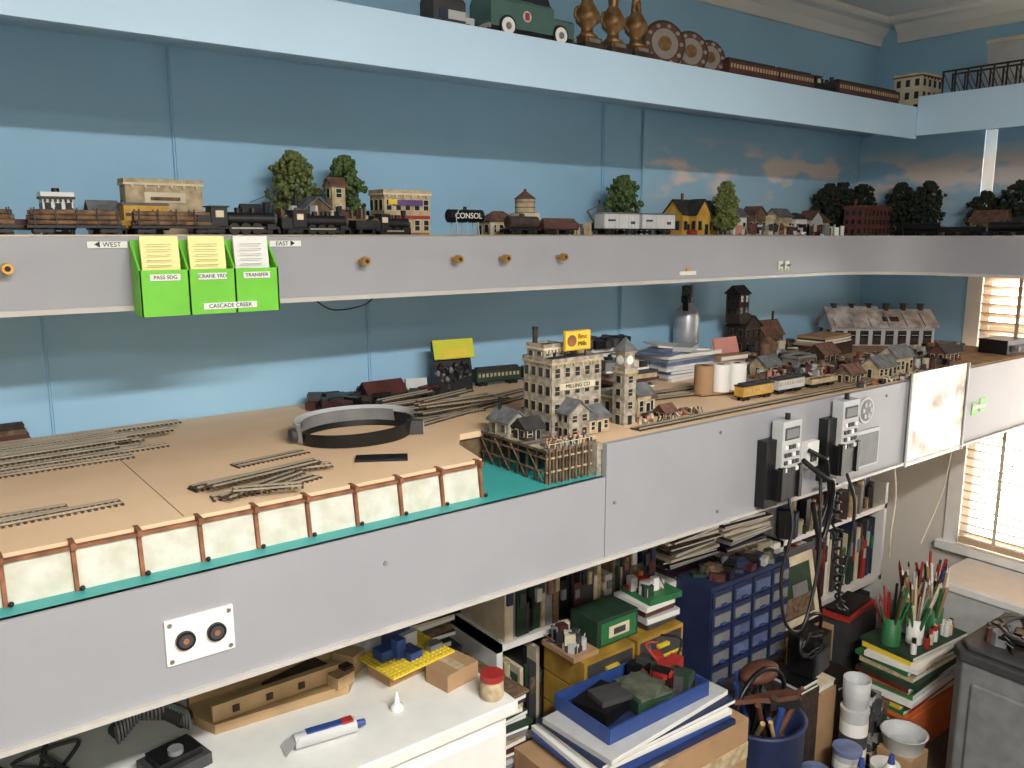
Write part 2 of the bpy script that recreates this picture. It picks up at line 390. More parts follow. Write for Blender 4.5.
def car(b,kind,x,y,z,rz=0,L=.13,body=GREY,sc=1,load=LOGM):
    b.at(x,y,z,rz,sc); wheels(b,L)
    if kind=='box':
        b.box(0,0,.010,L,.03,.003,TANK); b.box(0,0,.013,L,.03,.03,body)
        b.px([(-.0165,.043),(.0165,.043),(.010,.046),(0,.047),(-.010,.046)],-L/2-.001,L/2+.001,GREY)
        for k in range(11):
            if k!=5: 
                for s in(-1,1): b.box(-L/2+L*(k+.5)/11,s*.0153,.014,.0015,.001,.028,body)
        for s in(-1,1): b.box(0,s*.0158,.014,.02,.0015,.027,body)
        for s in(-1,1): b.box(-L*.3,s*.0162,.028,.02,.001,.004,DGREY); b.box(L*.3,s*.0162,.022,.012,.001,.006,DGREY)
    elif kind=='log':
        b.box(0,0,.010,L,.028,.004,TANK)
        for k in range(5):
            for s in(-1,1): b.box(-L*.42+L*.84*k/4,s*.0145,.010,.002,.002,.030,TANK)
        for r_ in range(3):
            for c in range(4-r_):
                q=R(.0034,.0046); b.cyl((-L/2+.003+R(0,.006),(c-(3-r_)/2)*.0078,.018+r_*.0075),(L/2-.003-R(0,.006),(c-(3-r_)/2)*.0078,.018+r_*.0075),q,load,seg=8)
    elif kind=='tank':
        b.box(0,0,.010,L,.02,.003,TANK); b.cyl((-L/2+.006,0,.026),(L/2-.006,0,.026),.013,body,seg=18); b.cyl((0,0,.036),(0,0,.044),.006,body)
    elif kind=='gon':
        b.box(0,0,.010,L,.03,.003,TANK)
        for s in(-1,1): b.box(0,s*.0145,.012,L,.001,.014,body)
        for s in(-1,1): b.box(s*L/2,0,.012,.001,.03,.014,body)
        for k in range(20): b.sph(R(-L/2+.008,L/2-.008),R(-.01,.01),.020,.006,load,seg=6,rings=4,jit=.3)
    elif kind=='pass':
        b.box(0,0,.010,L,.03,.003,TANK); b.box(0,0,.013,L-.004,.03,.026,body); b.box(0,0,.039,L,.032,.003,ROOFK); b.box(0,0,.042,L-.012,.016,.005,ROOFK)
        for k in range(int(L/.011)):
            for s in(-1,1): b.box(-L/2+.009+k*.011,s*.0152,.024,.006,.001,.009,TAN)
    elif kind=='loco':
        b.box(0,0,.009,L,.02,.004,TANK); b.cyl((-L*.15,0,.024),(L*.46,0,.024),.0105,TANK,seg=16); b.cyl((L*.46,0,.024),(L*.49,0,.024),.011,DGREY,seg=16)
        b.cyl((L*.38,0,.03),(L*.38,0,.05),.003,TANK,r1=.006); b.cyl((L*.2,0,.03),(L*.2,0,.041),.005,TANK); b.cyl((0,0,.03),(0,0,.041),.005,TANK)
        b.box(-L*.27,0,.013,L*.2,.028,.028,TANK); b.box(-L*.27,0,.041,L*.25,.032,.002,ROOFK)
        for s in(-1,1):
            b.box(-L*.27,s*.0145,.026,.012,.001,.010,CREAM)
            for k in range(3): b.cyl((-.01+k*.018,s*.010,.009),(-.01+k*.018,s*.012,.009),.009,TANK,seg=14)
            b.box(.01,s*.0125,.009,.05,.001,.002,RAIL); b.box(L*.4,s*.012,.008,.014,.006,.008,TANK)
        b.px([(-.012,.002),(.012,.002),(.008,.012),(-.008,.012)],L*.5,L*.53,TANK)
        b.box(-L*.46,0,.011,L*.16,.026,.018,TANK); b.sph(-L*.46,0,.030,.008,LOGM,sz=.5,jit=.2)
    b.at()
def track(b,x0,y0,x1,y1,z,curve=0,ties=True,ri=RAIL):
    L=math.hypot(x1-x0,y1-y0); n=max(2,int(L/.0085)); nx,ny=-(y1-y0)/L,(x1-x0)/L
    def P(t): 
        k=curve*4*t*(1-t); return (x0+(x1-x0)*t+nx*k, y0+(y1-y0)*t+ny*k)
    if ties:
        for i in range(n+1):
            t=i/n; p=P(t); q=P(min(1,t+.01)); pp=P(max(0,t-.01)); a=math.degrees(math.atan2(q[1]-pp[1],q[0]-pp[0]))
            b.box(p[0],p[1],z,.0040,.029,.0022,TIE,rz=a)
    m=14 if curve else 1
    for s in(-.0083,.0083):
        for i in range(m):
            p=P(i/m);q=P((i+1)/m); a=math.atan2(q[1]-p[1],q[0]-p[0]); l=math.hypot(q[0]-p[0],q[1]-p[1])
            b.box((p[0]+q[0])/2-math.sin(a)*s,(p[1]+q[1])/2+math.cos(a)*s,z+.0022,l,.0020,.0028,ri,rz=math.degrees(a))
def stack(b,x,y,z,w,d,cols,tmin=.006,tmax=.02,jit=.012,rzj=6):
    for c in cols:
        t=R(tmin,tmax); ww=w*R(.88,1); dd=d*R(.88,1); jx,jy,rz=R(-jit,jit),R(-jit,jit),R(-rzj,rzj)
        b.box(x+jx,y+jy,z,ww,dd,t,c,rz=rz)
        if random.random()<.6: b.box(x+jx+.001,y+jy-.0008,z+t*.15,ww-.004,dd,t*.7,PAPER,rz=rz)
        z+=t+.0004
    return z
def row(b,x0,x1,y,z,d,hmin,hmax,cols,tmin=.008,tmax=.03):
    x=x0
    while x<x1:
        t=min(R(tmin,tmax),x1-x+.004); h=R(hmin,hmax); b.box(x+t/2,y+R(-.008,.004),z,t*.94,d,h,random.choice(cols)); 
        if t>.014: b.box(x+t/2,y-d/2-.0035,z+h*.55,t*.6,.010,h*.25,random.choice(cols))
        x+=t
def rubble(b,n,x0,x1,y0,y1,z,cols,s0=.005,s1=.02,h0=.003,h1=.02):
    for k in range(n):
        x,y=R(x0,x1),R(y0,y1); m=random.choice(cols); q=random.random()
        if q<.6: b.box(x,y,z,R(s0,s1),R(s0,s1),R(h0,h1),m,rz=R(0,90))
        elif q<.8: r_=R(s0,s1)*.35; b.cyl((x,y,z),(x,y,z+R(h0,h1)),r_,m,seg=10)
        else:
            a=R(0,3.14); l=R(s0,s1)*1.2; b.cyl((x,y,z+.003),(x+l*math.cos(a),y+l*math.sin(a),z+R(.003,h1)),.0015,m,seg=5)
COLS=[WHITE,CREAM,NAVY,BLUE,RED,GREEN,LGREY,DGREY,MAROON,ORANGE,PAPER,BLACK,TAN,DGREEN]
MUTE=[LGREY,CREAM,DGREY,TAN,GREY,DGREY,NAVY,WOOD,DGREEN,MAROON,BLACK]
JUNK=[WOOD,DWOOD,RUST,GREY,CREAM,TANK,MAROON,TAN,BLACK,LGREY,DGREY]
# ---------------------------------------------------------------- middle shelf scenery
z=MS
b=B("model_mainline_track"); track(b,-1.6,1.43,2.15,1.43,z-.002,ties=True); b.done()
zt=z+.003
b=B("model_log_train")
for k in range(5): car(b,'log',.40-k*.145,1.43,zt,L=.135,load=LOGM)
b.done()
b=B("model_gondola_train"); car(b,'gon',.34,1.475,z,L=.12,body=YEL); car(b,'gon',.20,1.475,z,L=.12,body=MAROON); car(b,'box',.06,1.475,z,L=.12,body=MAROON); b.done()
b=B("model_sand_tower")
house(b,.252,1.56,z+.03,.045,.03,.030,WHITE,ROOFG,'flat',cols=3,trim=TANK)
for dx in(-.02,.02):
    for dy in(-.012,.012): b.cyl((.252+dx,1.56+dy,z),(.252+dx,1.56+dy,z+.03),.002,TANK)
b.cyl((.252,1.56,z+.06),(.252,1.56,z+.078),.006,TANK); b.done()
b=B("model_tool_shed"); house(b,.318,1.55,z,.04,.035,.042,LGREY,ROOFG,'gable',cols=2); b.cyl((.345,1.53,z),(.345,1.53,z+.06),.002,TANK); b.done()
b=B("model_boxcar"); car(b,'box',.377,1.52,z,L=.06,body=YEL,sc=1.2); b.done()
b=B("model_warehouse"); house(b,.425,1.585,z,.13,.04,.088,TAN,ROOFG,'flat',floors=1,cols=0,side=0)
b.box(.425,1.5635,z+.058,.07,.002,.018,CREAM); b.box(.425,1.5625,z+.062,.05,.002,.006,WOOD)
for k in range(3): b.box(.385+k*.035,1.5645,z+.015,.018,.002,.028,ROOFK)
b.done()
b=B("model_geared_locomotive"); car(b,'loco',.505,1.43,zt,L=.12,sc=1.1); b.done()
b=B("model_steam_crane"); b.box(.555,1.49,z,.05,.03,.02,TANK); house(b,.55,1.49,z+.02,.03,.028,.022,DWOOD,ROOFK,'gable',cols=2)
b.cyl((.565,1.49,z+.02),(.60,1.49,z+.08),.002,TANK); b.cyl((.60,1.49,z+.08),(.60,1.49,z+.03),.0006,TANK); b.cyl((.55,1.49,z+.06),(.60,1.49,z+.08),.0006,TANK); b.done()
b=B("model_lineside_clutter"); rubble(b,50,.44,.64,1.52,1.53,z,JUNK,.006,.018,.006,.045); b.done()
tree(.700,1.65,z,.168,.046,LEAF2); tree(.815,1.65,z,.164,.040,LEAF)
b=B("model_engine_house"); house(b,.70,1.56,z,.07,.05,.045,WOOD,ROOFG,'gable',axis='y',floors=1,cols=2); house(b,.752,1.565,z,.028,.03,.10,TAN,ROOFR,'gable',floors=3,cols=1,side=1)
b.cyl((.67,1.57,z+.045),(.67,1.57,z+.08),.004,TANK); b.done()
b=B("model_log_loader"); 
for k in range(7): b.box(.60+k*.028,1.485,z,.003,.03,R(.03,.055),WOOD)
b.box(.685,1.485,z+.03,.17,.034,.003,WOOD); rubble(b,26,.60,.78,1.475,1.495,z+.033,JUNK,.005,.014,.004,.024)
rubble(b,40,.64,.83,1.505,1.515,z,JUNK,.006,.018,.006,.04)
b.done()
b=B("model_steam_locomotive"); car(b,'loco',.645,1.43,zt,L=.125); car(b,'gon',.745,1.43,zt,L=.05,body=TANK); b.done()
b=B("model_steam_locomotive"); car(b,'loco',.82,1.465,z,L=.075,sc=1.0); b.done()
b=B("model_general_store"); house(b,.897,1.56,z,.11,.06,.083,TAN,ROOFG,'flat',floors=2,cols=5,side=3,trim=CREAM)
b.box(.897,1.528,z+.036,.105,.003,.006,RED); b.box(.897,1.5275,z+.062,.07,.003,.012,PURP); b.box(.897,1.527,z+.002,.098,.003,.005,RUST); b.box(.86,1.526,z+.064,.02,.002,.010,BRY); b.done()
b=B("model_fuel_tank")
for dx in(-.03,0,.03):
    for dy in(-.01,.01): b.cyl((1.02+dx,1.50+dy,z),(1.02+dx*.9,1.50+dy,z+.03),.0014,LGREY)
b.cyl((.978,1.50,z+.042),(1.062,1.50,z+.042),.014,BLACK,seg=20); b.cyl((1.02,1.5,z+.054),(1.02,1.5,z+.062),.004,BLACK)
b.tube([(.99,1.48,z),(.985,1.48,z+.04),(1.0,1.485,z+.06)],.001,LGREY); b.txt("CONSOL",(1.02,1.4855,z+.042),.017,WHITE); b.done()
b=B("model_freight_shed"); house(b,1.145,1.55,z,.08,.05,.032,TAN,ROOFR,'hip',rh=.024,cols=4); b.done()
b=B("model_water_tower")
house(b,1.235,1.565,z,.046,.046,.042,CREAM,ROOFR,'flat',cols=2)
b.cyl((1.235,1.565,z+.048),(1.235,1.565,z+.085),.024,TAN,seg=20); b.cyl((1.235,1.565,z+.085),(1.235,1.565,z+.103),.027,ROOFR,r1=.004,seg=20); b.sph(1.235,1.565,z+.105,.004,ROOFR)
for k in range(3): b.cyl((1.235,1.565,z+.053+k*.012),(1.235,1.565,z+.0545+k*.012),.0247,TANK,seg=20)
b.done()
b=B("model_goods_shed"); house(b,1.325,1.55,z,.09,.04,.022,BRICK,ROOFR,'gable',cols=4); b.done()
b=B("model_goods_yard_clutter"); rubble(b,90,1.09,1.52,1.465,1.505,z,JUNK,.006,.018,.005,.034); b.done()
b=B("model_tank_car"); car(b,'tank',1.12,1.43,zt,L=.09,body=DWOOD); b.done()
b=B("model_gondola_car"); car(b,'gon',1.22,1.43,zt,L=.1,body=MAROON); b.done()
b=B("model_derrick"); 
b.box(1.45,1.54,z,.04,.04,.012,DWOOD)
for a in((-.018,0),(.018,0),(0,.016)): b.cyl((1.45+a[0],1.54+a[1],z+.01),(1.45,1.54,z+.078),.0028,WOOD)
b.cyl((1.45,1.54,z+.015),(1.41,1.54,z+.06),.0026,WOOD); b.cyl((1.41,1.54,z+.06),(1.45,1.54,z+.075),.001,TANK); b.cyl((1.45,1.54,z+.075),(1.45,1.54,z+.088),.003,DWOOD); b.done()
tree(1.61,1.62,z,.156,.046,LEAF)
for x in(1.405,1.53):
    b=B("model_boxcar"); car(b,'box',x,1.43,zt,L=.104,body=LGREY,sc=1.1); b.done()
b=B("model_station"); house(b,1.84,1.58,z,.15,.07,.060,YEL,ROOFK,'gable',axis='x',cols=6,side=2,rh=.035,trim=DGREEN); house(b,1.815,1.535,z,.055,.04,.060,YEL,ROOFK,'gable',axis='y',cols=2,rh=.035,trim=DGREEN)
b.box(1.935,1.57,z+.038,.06,.07,.003,ROOFK)
for k in range(3): b.cyl((1.92+k*.02,1.54,z),(1.92+k*.02,1.54,z+.038),.0014,YEL)
b.cyl((1.80,1.58,z+.085),(1.80,1.58,z+.115),.004,BRICK); b.done()
b=B("model_oil_drum"); b.cyl((1.705,1.47,z+.008),(1.73,1.47,z+.008),.008,RED); b.box(1.7175,1.47,z,.02,.012,.004,TANK); b.done()
tree(1.865,1.480,z,.142,.032,LEAF2)
hs=[(2.05,.07,.05,WHITE,ROOFG,'gable','x'),(2.125,.05,.055,WOOD,ROOFR,'gable','y'),(2.195,.06,.045,CREAM,ROOFG,'flat','x'),(2.27,.07,.052,TAN,ROOFG,'gable','x'),(2.35,.06,.045,WHITE,ROOFK,'hip','x'),(2.43,.06,.045,LGREY,ROOFR,'gable','y'),(2.51,.07,.04,TAN,ROOFR,'gable','x')]
for x,w,h,wm,rm,k,ax in hs:
    b=B("model_house"); house(b,x,1.60+R(-.02,.02),z,w,.05,h*1.15,wm,rm,k,axis=ax,cols=3,floors=1); b.done()
b=B("model_street_clutter"); rubble(b,160,1.95,2.42,1.46,1.53,z,JUNK+[WHITE,PINK],.005,.02,.004,.034); b.done()
b=B("model_brick_factory"); house(b,2.72,1.56,z,.17,.07,.088,BRICK,ROOFK,'flat',floors=3,cols=7,side=3,trim=BRICK); b.cyl((2.66,1.57,z+.09),(2.66,1.57,z+.12),.006,BRICK); b.done()
for x,y,h,r in((2.66,1.672,.175,.055),(2.75,1.672,.182,.058),(2.85,1.66,.18,.058),(2.878,1.53,.18,.055),(2.87,1.43,.18,.052)):
    tree(x,y,z,h,r,LEAFD,trunk=.03)
for x,y,h,r in((2.88,1.25,.14,.05),(2.87,1.14,.17,.062),(2.87,1.0,.15,.06)):
    tree(x,y,z,h,r,LEAFD,trunk=.03)
b=B("model_coal_train"); 
for k in range(5): car(b,'gon' if k%2 else 'tank',2.58,1.30-k*.125,z,rz=90,L=.115,body=TANK)
b.done()
b=B("model_coal_mine"); house(b,2.72,1.16,z,.07,.09,.045,WOOD,ROOFR,'gable',axis='y',cols=2); house(b,2.72,1.05,z,.05,.08,.03,DWOOD,ROOFK,'gable',axis='y',cols=2)
rubble(b,60,2.64,2.70,1.0,1.42,z,JUNK,.008,.02,.006,.034)
b.done()
b=B("card_holder"); cx0=.424
b.box(cx0,1.352,1.477,.216,.040,.004,LIME); b.box(cx0,1.371,1.477,.216,.004,.115,LIME); b.box(cx0,1.332,1.477,.216,.004,.070,LIME)
for x in(cx0-.107,cx0-.036,cx0+.036,cx0+.107): b.px([(1.330,1.477),(1.330,1.547),(1.372,1.590),(1.372,1.477)],x-.0015,x+.0015,LIME)
for k,m in enumerate((YPAD,YPAD,PAPER)):
    xk=cx0-.071+k*.071
    b.box(xk,1.345,1.513,.056,.006,.085,m,rx=-6); b.box(xk,1.3288,1.531,.044,.001,.010,PAPER)
    b.txt(("PASS SDG","CRANE YRD","TRANSFER")[k],(xk,1.3278,1.536),.008,BLACK)
    for q in range(5): b.box(xk-.004,1.3400,1.553+q*.008,.035,.001,.0008,GREY)
b.box(.45,1.3288,1.484,.085,.001,.010,PAPER); b.txt("CASCADE CREEK",(.45,1.3278,1.489),.009,BLACK); b.done()
for x,t in((.286,"◄ WEST"),(.566,"EAST ►")):
    b=B("direction_label"); b.box(x,1.3785,1.580,.056,.002,.010,PAPER); b.txt(t,(x,1.377,1.585),.010,BLACK); b.done()
for x in(.150,.706,.907,1.024,1.177):
    b=B("brass_turnout_knob"); b.cyl((x,1.380,1.553),(x,1.360,1.553),.004,BRASS); b.cyl((x,1.362,1.553),(x,1.350,1.553),.0085,BRASS,r1=.0075); b.cyl((x,1.3505,1.553),(x,1.3495,1.553),.004,DWOOD); b.done()
b=B("station_name_sign"); b.box(1.60,1.378,1.502,.06,.003,.009,PAPER); b.box(1.60,1.378,1.512,.012,.003,.008,BRASS); b.done()
b=B("toggle_switch_plate"); 
for x in(1.98,2.01): b.box(x,1.378,1.503,.018,.003,.026,PAPER); b.cyl((x,1.377,1.516),(x,1.365,1.520),.003,SILV); b.box(x,1.376,1.503,.008,.002,.006,LIME)
b.done()
b=B("hanging_wire"); b.tube([(.62,1.392,1.487),(.66,1.40,1.465),(.72,1.40,1.470),(.74,1.392,1.487)],.0015,BLACK); b.done()
# ---------------------------------------------------------------- top shelf items
z=TS
b=B("toy_truck")
b.at(1.085,1.385,z,sc=.86)
b.px([(-.042,.02),(.042,.02),(.042,.075),(.034,.085),(-.034,.085),(-.042,.075)],-.12,.06,TEALC)
b.px([(-.040,.02),(.040,.02),(.040,.055),(.03,.062),(-.03,.062),(-.040,.055)],.06,.125,TEALC)
b.py([(.0,.085),(.065,.062),(.04,.115),(-.10,.115),(-.115,.085)],-.036,.036,GLASSD)
b.box(-.04,0,.113,.13,.07,.004,TEALC); b.box(0,0,.012,.25,.075,.010,BLACK); b.box(.128,0,.014,.006,.085,.010,SILV); b.box(-.124,0,.014,.006,.085,.010,SILV)
for x in(-.075,.08):
    for s_ in(-1,1):
        b.cyl((x,s_*.032,.023),(x,s_*.045,.023),.023,BLACK,seg=20); b.cyl((x,s_*.0455,.023),(x,s_*.0465,.023),.018,WHITE,seg=20); b.cyl((x,s_*.0465,.023),(x,s_*.048,.023),.008,SILV,seg=12)
b.cyl((-.02,-.0425,.05),(-.02,-.044,.05),.012,LGREY,seg=16); b.box(-.02,-.0445,.042,.012,.001,.016,RED); b.at(); b.done()
b=B("toy_van"); b.at(.925,1.41,z,sc=.8); b.px([(-.03,.015),(.03,.015),(.03,.07),(.02,.08),(-.02,.08),(-.03,.07)],-.06,.03,DGREY); b.px([(-.03,.015),(.03,.015),(.03,.04),(-.03,.04)],.03,.055,LGREY); b.box(.005,-.031,.03,.05,.001,.02,LGREY); b.box(-.035,-.0315,.03,.02,.001,.02,NAVY)
for x in(-.035,.035):
    for s_ in(-1,1): b.cyl((x,s_*.022,.013),(x,s_*.032,.013),.013,BLACK,seg=16)
b.at(); b.done()
for x,h in((1.25,.17),(1.325,.12),(1.395,.15)):
    b=B("bronze_trophy"); b.box(x,1.375,z,.062,.06,.018,DWOOD); b.box(x,1.375,z+.018,.045,.045,.012,GOLD); b.box(x,1.350,z+.020,.03,.002,.007,SILV)
    b.lathe(x,1.375,[(.018,z+.030),(.024,z+.034),(.014,z+.042),(.012,z+.052),(.024,z+.064),(.026,z+.08),(.018,z+.095),(.012,z+.104)],GOLD)
    for s_ in(-1,1): b.tube([(x+s_*.02,1.375,z+.062),(x+s_*.034,1.375,z+.072),(x+s_*.030,1.375,z+.088),(x+s_*.018,1.375,z+.092)],.003,GOLD)
    b.cyl((x-.010,1.375,z+.104),(x-.004,1.375,z+h-.02),.005,GOLD,r1=.007); b.cyl((x+.010,1.375,z+.104),(x+.003,1.375,z+h-.02),.005,GOLD,r1=.007); b.cyl((x,1.375,z+h-.025),(x,1.375,z+h+.005),.009,GOLD,r1=.012); b.sph(x,1.375,z+h+.015,.008,GOLD); b.cyl((x+.01,1.375,z+h),(x+.03,1.36,z+h+.02),.003,GOLD); b.done()
for i,x in enumerate((1.51,1.60,1.67)):
    b=B("shield_plaque"); b.at(x,1.39,z+.002,rz=-25,rx=-12)
    r_=.058-.006*i
    pr=[]
    for k in range(28):
        a=math.pi*2*k/28; q=1.0-.10*max(0,-math.sin(a))*abs(math.cos(a)); pr.append((r_*math.cos(a)*.92*q,r_+r_*math.sin(a)))
    b.py(pr,0,.012,DWOOD)
    b.py([(p[0]*.88,r_+(p[1]-r_)*.88) for p in pr],-.002,0,SKIN)
    b.py([(p[0]*.62,r_+(p[1]-r_)*.62) for p in pr],-.005,-.002,SILV); b.py([(p[0]*.3,r_+(p[1]-r_)*.3) for p in pr],-.007,-.005,GOLD)
    for k in range(10):
        a=2*math.pi*k/10; b.cyl((math.cos(a)*r_*.72,-.002,r_+math.sin(a)*r_*.76),(math.cos(a)*r_*.72,-.004,r_+math.sin(a)*r_*.76),.005,SILV,seg=8)
    b.at(); b.done()
b=B("model_passenger_train")
for x,k,L in [(1.80,'pass',.19),(1.98,'pass',.15),(2.115,'loco',.12),(2.26,'pass',.16),(2.42,'pass',.15)]: car(b,k,x,1.375,z,L=L,body=MAROON,sc=1.05)
b.done()
b=B("model_apartment_block"); house(b,2.74,1.43,z,.13,.09,.115,CREAM,ROOFR,'flat',floors=3,cols=4,side=3,trim=BRICK); b.done()
b=B("model_truss_bridge"); 
for s_ in(-.03,.03):
    for zz in(.03,.105): b.box(2.66+s_,1.17,z+zz,.005,.26,.005,DWOOD)
    for k in range(8):
        y=1.045+k*.036; b.box(2.66+s_,y,z+.0,.004,.004,.105,DWOOD); b.cyl((2.66+s_,y,z+.03),(2.66+s_,min(y+.036,1.30),z+.105),.0015,WOOD,seg=5)
for k in range(8): b.box(2.66,1.045+k*.036,z+.03,.06,.006,.004,WOOD)
b.done()
b=B("storage_carton"); b.box(2.88,1.10,z,.16,.30,.20,LGREY); b.box(2.88,1.10,z+.20,.17,.31,.012,CREAM); b.box(2.798,1.10,z+.08,.003,.10,.04,PAPER); b.done()
# ---------------------------------------------------------------- lower deck items
z=DZ
b=B("stacked_flex_track")
for k in range(7): track(b,-.45+R(-.05,.05),1.49+k*.03,.40+R(-.1,.06),1.50+k*.032+R(-.01,.01),z,)
for k in range(5): track(b,-.40+R(-.05,.05),1.52+k*.035,.33+R(-.1,.1),1.56+k*.03,z+.006)
for k in range(4): track(b,-.3,1.54+k*.04,.40+R(-.1,.05),1.58+k*.03,z+.012)
b.done()
b=B("flat_parts_box")
for k,m in enumerate((DWOOD,MAROON,WOOD,DWOOD)): b.box(.14+R(-.004,.004),1.728,z+k*.009,.12-k*.008,.030,.0088,m)
b.done()
b=B("straight_track_section"); track(b,-.15,1.225,.245,1.238,z); track(b,-.1,1.262,.18,1.259,z); b.done()
b=B("loose_turnout_tracks")
track(b,.345,1.235,.56,1.275,z); track(b,.345,1.225,.56,1.22,z+.0055,curve=.012); track(b,.36,1.20,.54,1.235,z+.011); track(b,.355,1.175,.52,1.19,z,curve=-.01); track(b,.365,1.15,.50,1.21,z+.0055); track(b,.38,1.16,.47,1.125,z+.011)
b.done()
b=B("short_track_section"); track(b,.44,1.325,.57,1.345,z); b.done()
b=B("headband_magnifier")
n=64; cx,cy=.695,1.395; v=[];f=[]
for i in range(n):
    a=2*math.pi*i/n; rx,ry=.108,.086
    for r_,zz in((1,.0),(1.04,.026),(1.01,.026),(.97,.0)): v.append((cx+rx*r_*math.cos(a),cy+ry*r_*math.sin(a),z+.001+zz*(1+.1*math.cos(a))))
for i in range(n):
    for k in range(4): f.append((i*4+k,((i+1)%n)*4+k,((i+1)%n)*4+(k+1)%4,i*4+(k+1)%4))
b.add(v,f,BLACK)
v=[];f=[]
for i in range(41):
    a=math.radians(-12+200*i/40)
    for r_,zz in((1.055,.004),(1.10,.040),(1.07,.041),(1.045,.006)): v.append((cx+.108*r_*math.cos(a),cy+.086*r_*math.sin(a),z+zz))
for i in range(40):
    for k in range(4): f.append((i*4+k,(i+1)*4+k,(i+1)*4+(k+1)%4,i*4+(k+1)%4))
b.add(v,f,LGREY)
v=[];f=[]
for i in range(33):
    a=math.radians(20+140*i/32)
    for r_,zz in((.99,.012),(.94,.036),(.93,.036),(.98,.012)): v.append((cx+.108*r_*math.cos(a),cy+.086*r_*math.sin(a),z+zz))
for i in range(32):
    for k in range(4): f.append((i*4+k,(i+1)*4+k,(i+1)*4+(k+1)%4,i*4+(k+1)%4))
b.add(v,f,GREY)
for s_ in(-1,1): b.cyl((cx+s_*.112,cy+.01,z+.018),(cx+s_*.126,cy+.01,z+.018),.012,DGREY,seg=18)
b.box(cx+.10,cy-.050,z+.001,.030,.02,.026,DGREY,rz=-30); b.box(cx+.112,cy-.05,z+.005,.012,.014,.018,LGREY,rz=-30); b.done()
b=B("black_notebook"); b.box(.655,1.222,z,.088,.035,.004,BLACK,rz=-30); b.done()
b=B("model_yard_track")
track(b,.84,1.45,1.35,1.60,z,curve=.01); track(b,.84,1.40,1.5,1.58,z,curve=.01); track(b,1.2,1.33,2.4,1.20,z+.0015,curve=-.02); track(b,1.1,1.39,2.5,1.28,z+.0015,curve=-.02); track(b,1.15,1.105,2.2,1.105,z+.0015)
b.done()
b=B("model_cottage"); house(b,.885,1.64,z,.09,.05,.030,DWOOD,MAROON,'gable',cols=3,trim=DGREY); b.done()
b=B("loose_kit_parts"); rubble(b,130,.74,1.0,1.58,1.70,z,[TANK,DGREY,DWOOD,BLACK,MAROON,DGREY],.012,.05,.006,.034); b.done()
b=B("rerailer_tool"); b.box(.97,1.63,z,.05,.012,.05,LGREY,rz=-15,rx=-12); b.done()
b=B("loose_track_pile")
for k in range(14): 
    x=R(.80,.90); y=R(1.43,1.55); track(b,x,y,x+R(.12,.22),y+R(-.02,.05),z+.0055*(k//2))
b.done()
b=B("parts_bag"); b.at(1.085,1.66,z,rz=-8)
b.px([(-.02,0),(.02,0),(.014,.06),(.004,.09),(-.004,.09),(-.014,.06)],-.048,.048,TANK)
for k in range(60): b.sph(R(-.042,.042),-.012,R(.008,.07),R(.005,.009),random.choice([TANK,DGREY,BLACK,BLACK,GREY]),seg=6,rings=4,jit=.3)
b.px([(-.006,.085),(.008,.085),(.008,.125),(-.006,.130)],-.050,.052,BLACK); b.px([(-.020,.086),(-.006,.130),(-.004,.128),(-.018,.084)],-.052,.054,CHART); b.px([(-.0205,.088),(-.013,.108),(-.012,.107),(-.0185,.087)],-.03,.035,BRY); b.at(); b.done()
b=B("model_diesel_train"); car(b,'pass',1.235,1.68,z,rz=-8,L=.13,body=DGREEN); car(b,'box',1.36,1.665,z,rz=-8,L=.1,body=TANK,sc=.9); b.done()
b=B("model_dock")
b.box(.968,1.188,z-.004,.118,.200,.005,WOOD)
for k in range(26): b.box(.968,1.092+k*.0077,z+.001,.12,.0068,.001,random.choice([WOOD,GREY,TAN]))
for k in range(8):
    y=1.095+k*.027; b.cyl((.912,y,WZ),(.914,y,z),.003,DWOOD,seg=7)
for k in range(8):
    x=.914+k*.0155; b.cyl((x,1.092,WZ),(x,1.094,z),.003,WOOD,seg=7); b.cyl((x,1.085,WZ),(x,1.085,z+.006),.0022,WOOD,seg=6)
for zz in(.02,.045):
    b.box(.911,1.19,WZ+zz,.003,.2,.003,WOOD); b.box(.968,1.0895,WZ+zz,.118,.003,.003,TAN)
for k in range(4): b.cyl((.910,1.10+k*.05,WZ+.004),(.910,1.145+k*.05,z-.006),.0014,WOOD,seg=5)
b.box(1.024,1.12,WZ,.012,.09,z-WZ,STONE)
for k in range(9): b.cyl((.914+k*.0138,1.088,z+.002),(.914+k*.0138,1.088,z+.012),.0008,CREAM,seg=5)
b.box(.968,1.088,z+.011,.115,.001,.001,CREAM)
b.done()
b=B("model_flour_mill")
house(b,1.045,1.205,z+.002,.125,.085,.135,STONE,ROOFG,'flat',floors=4,cols=5,side=4,trim=TAN)
house(b,1.01,1.215,z+.148,.05,.05,.014,STONE,ROOFK,'flat',floors=1,cols=3,side=2)
b.box(1.050,1.17,z+.160,.066,.004,.038,YEL); b.box(1.050,1.1675,z+.162,.062,.002,.034,BRY); b.cyl((1.034,1.1665,z+.179),(1.034,1.1655,z+.179),.011,RUST,seg=16); b.txt("Best",(1.060,1.1655,z+.186),.013,RED); b.txt("Mills",(1.060,1.1655,z+.172),.012,DWOOD)
for dx in(-.025,0,.025): b.cyl((1.05+dx,1.175,z+.146),(1.05+dx,1.172,z+.168),.0015,DWOOD)
b.box(1.045,1.161,z+.088,.09,.002,.012,CREAM); b.txt("MILLING CO",(1.045,1.1592,z+.094),.011,BLACK)
b.cyl((1.0,1.235,z+.145),(1.0,1.235,z+.20),.005,DWOOD); b.cyl((1.0,1.235,z+.197),(1.0,1.235,z+.202),.006,TANK)
b.box(1.09,1.215,z+.146,.02,.02,.02,TAN); b.cyl((1.07,1.22,z+.146),(1.07,1.22,z+.17),.005,LGREY)
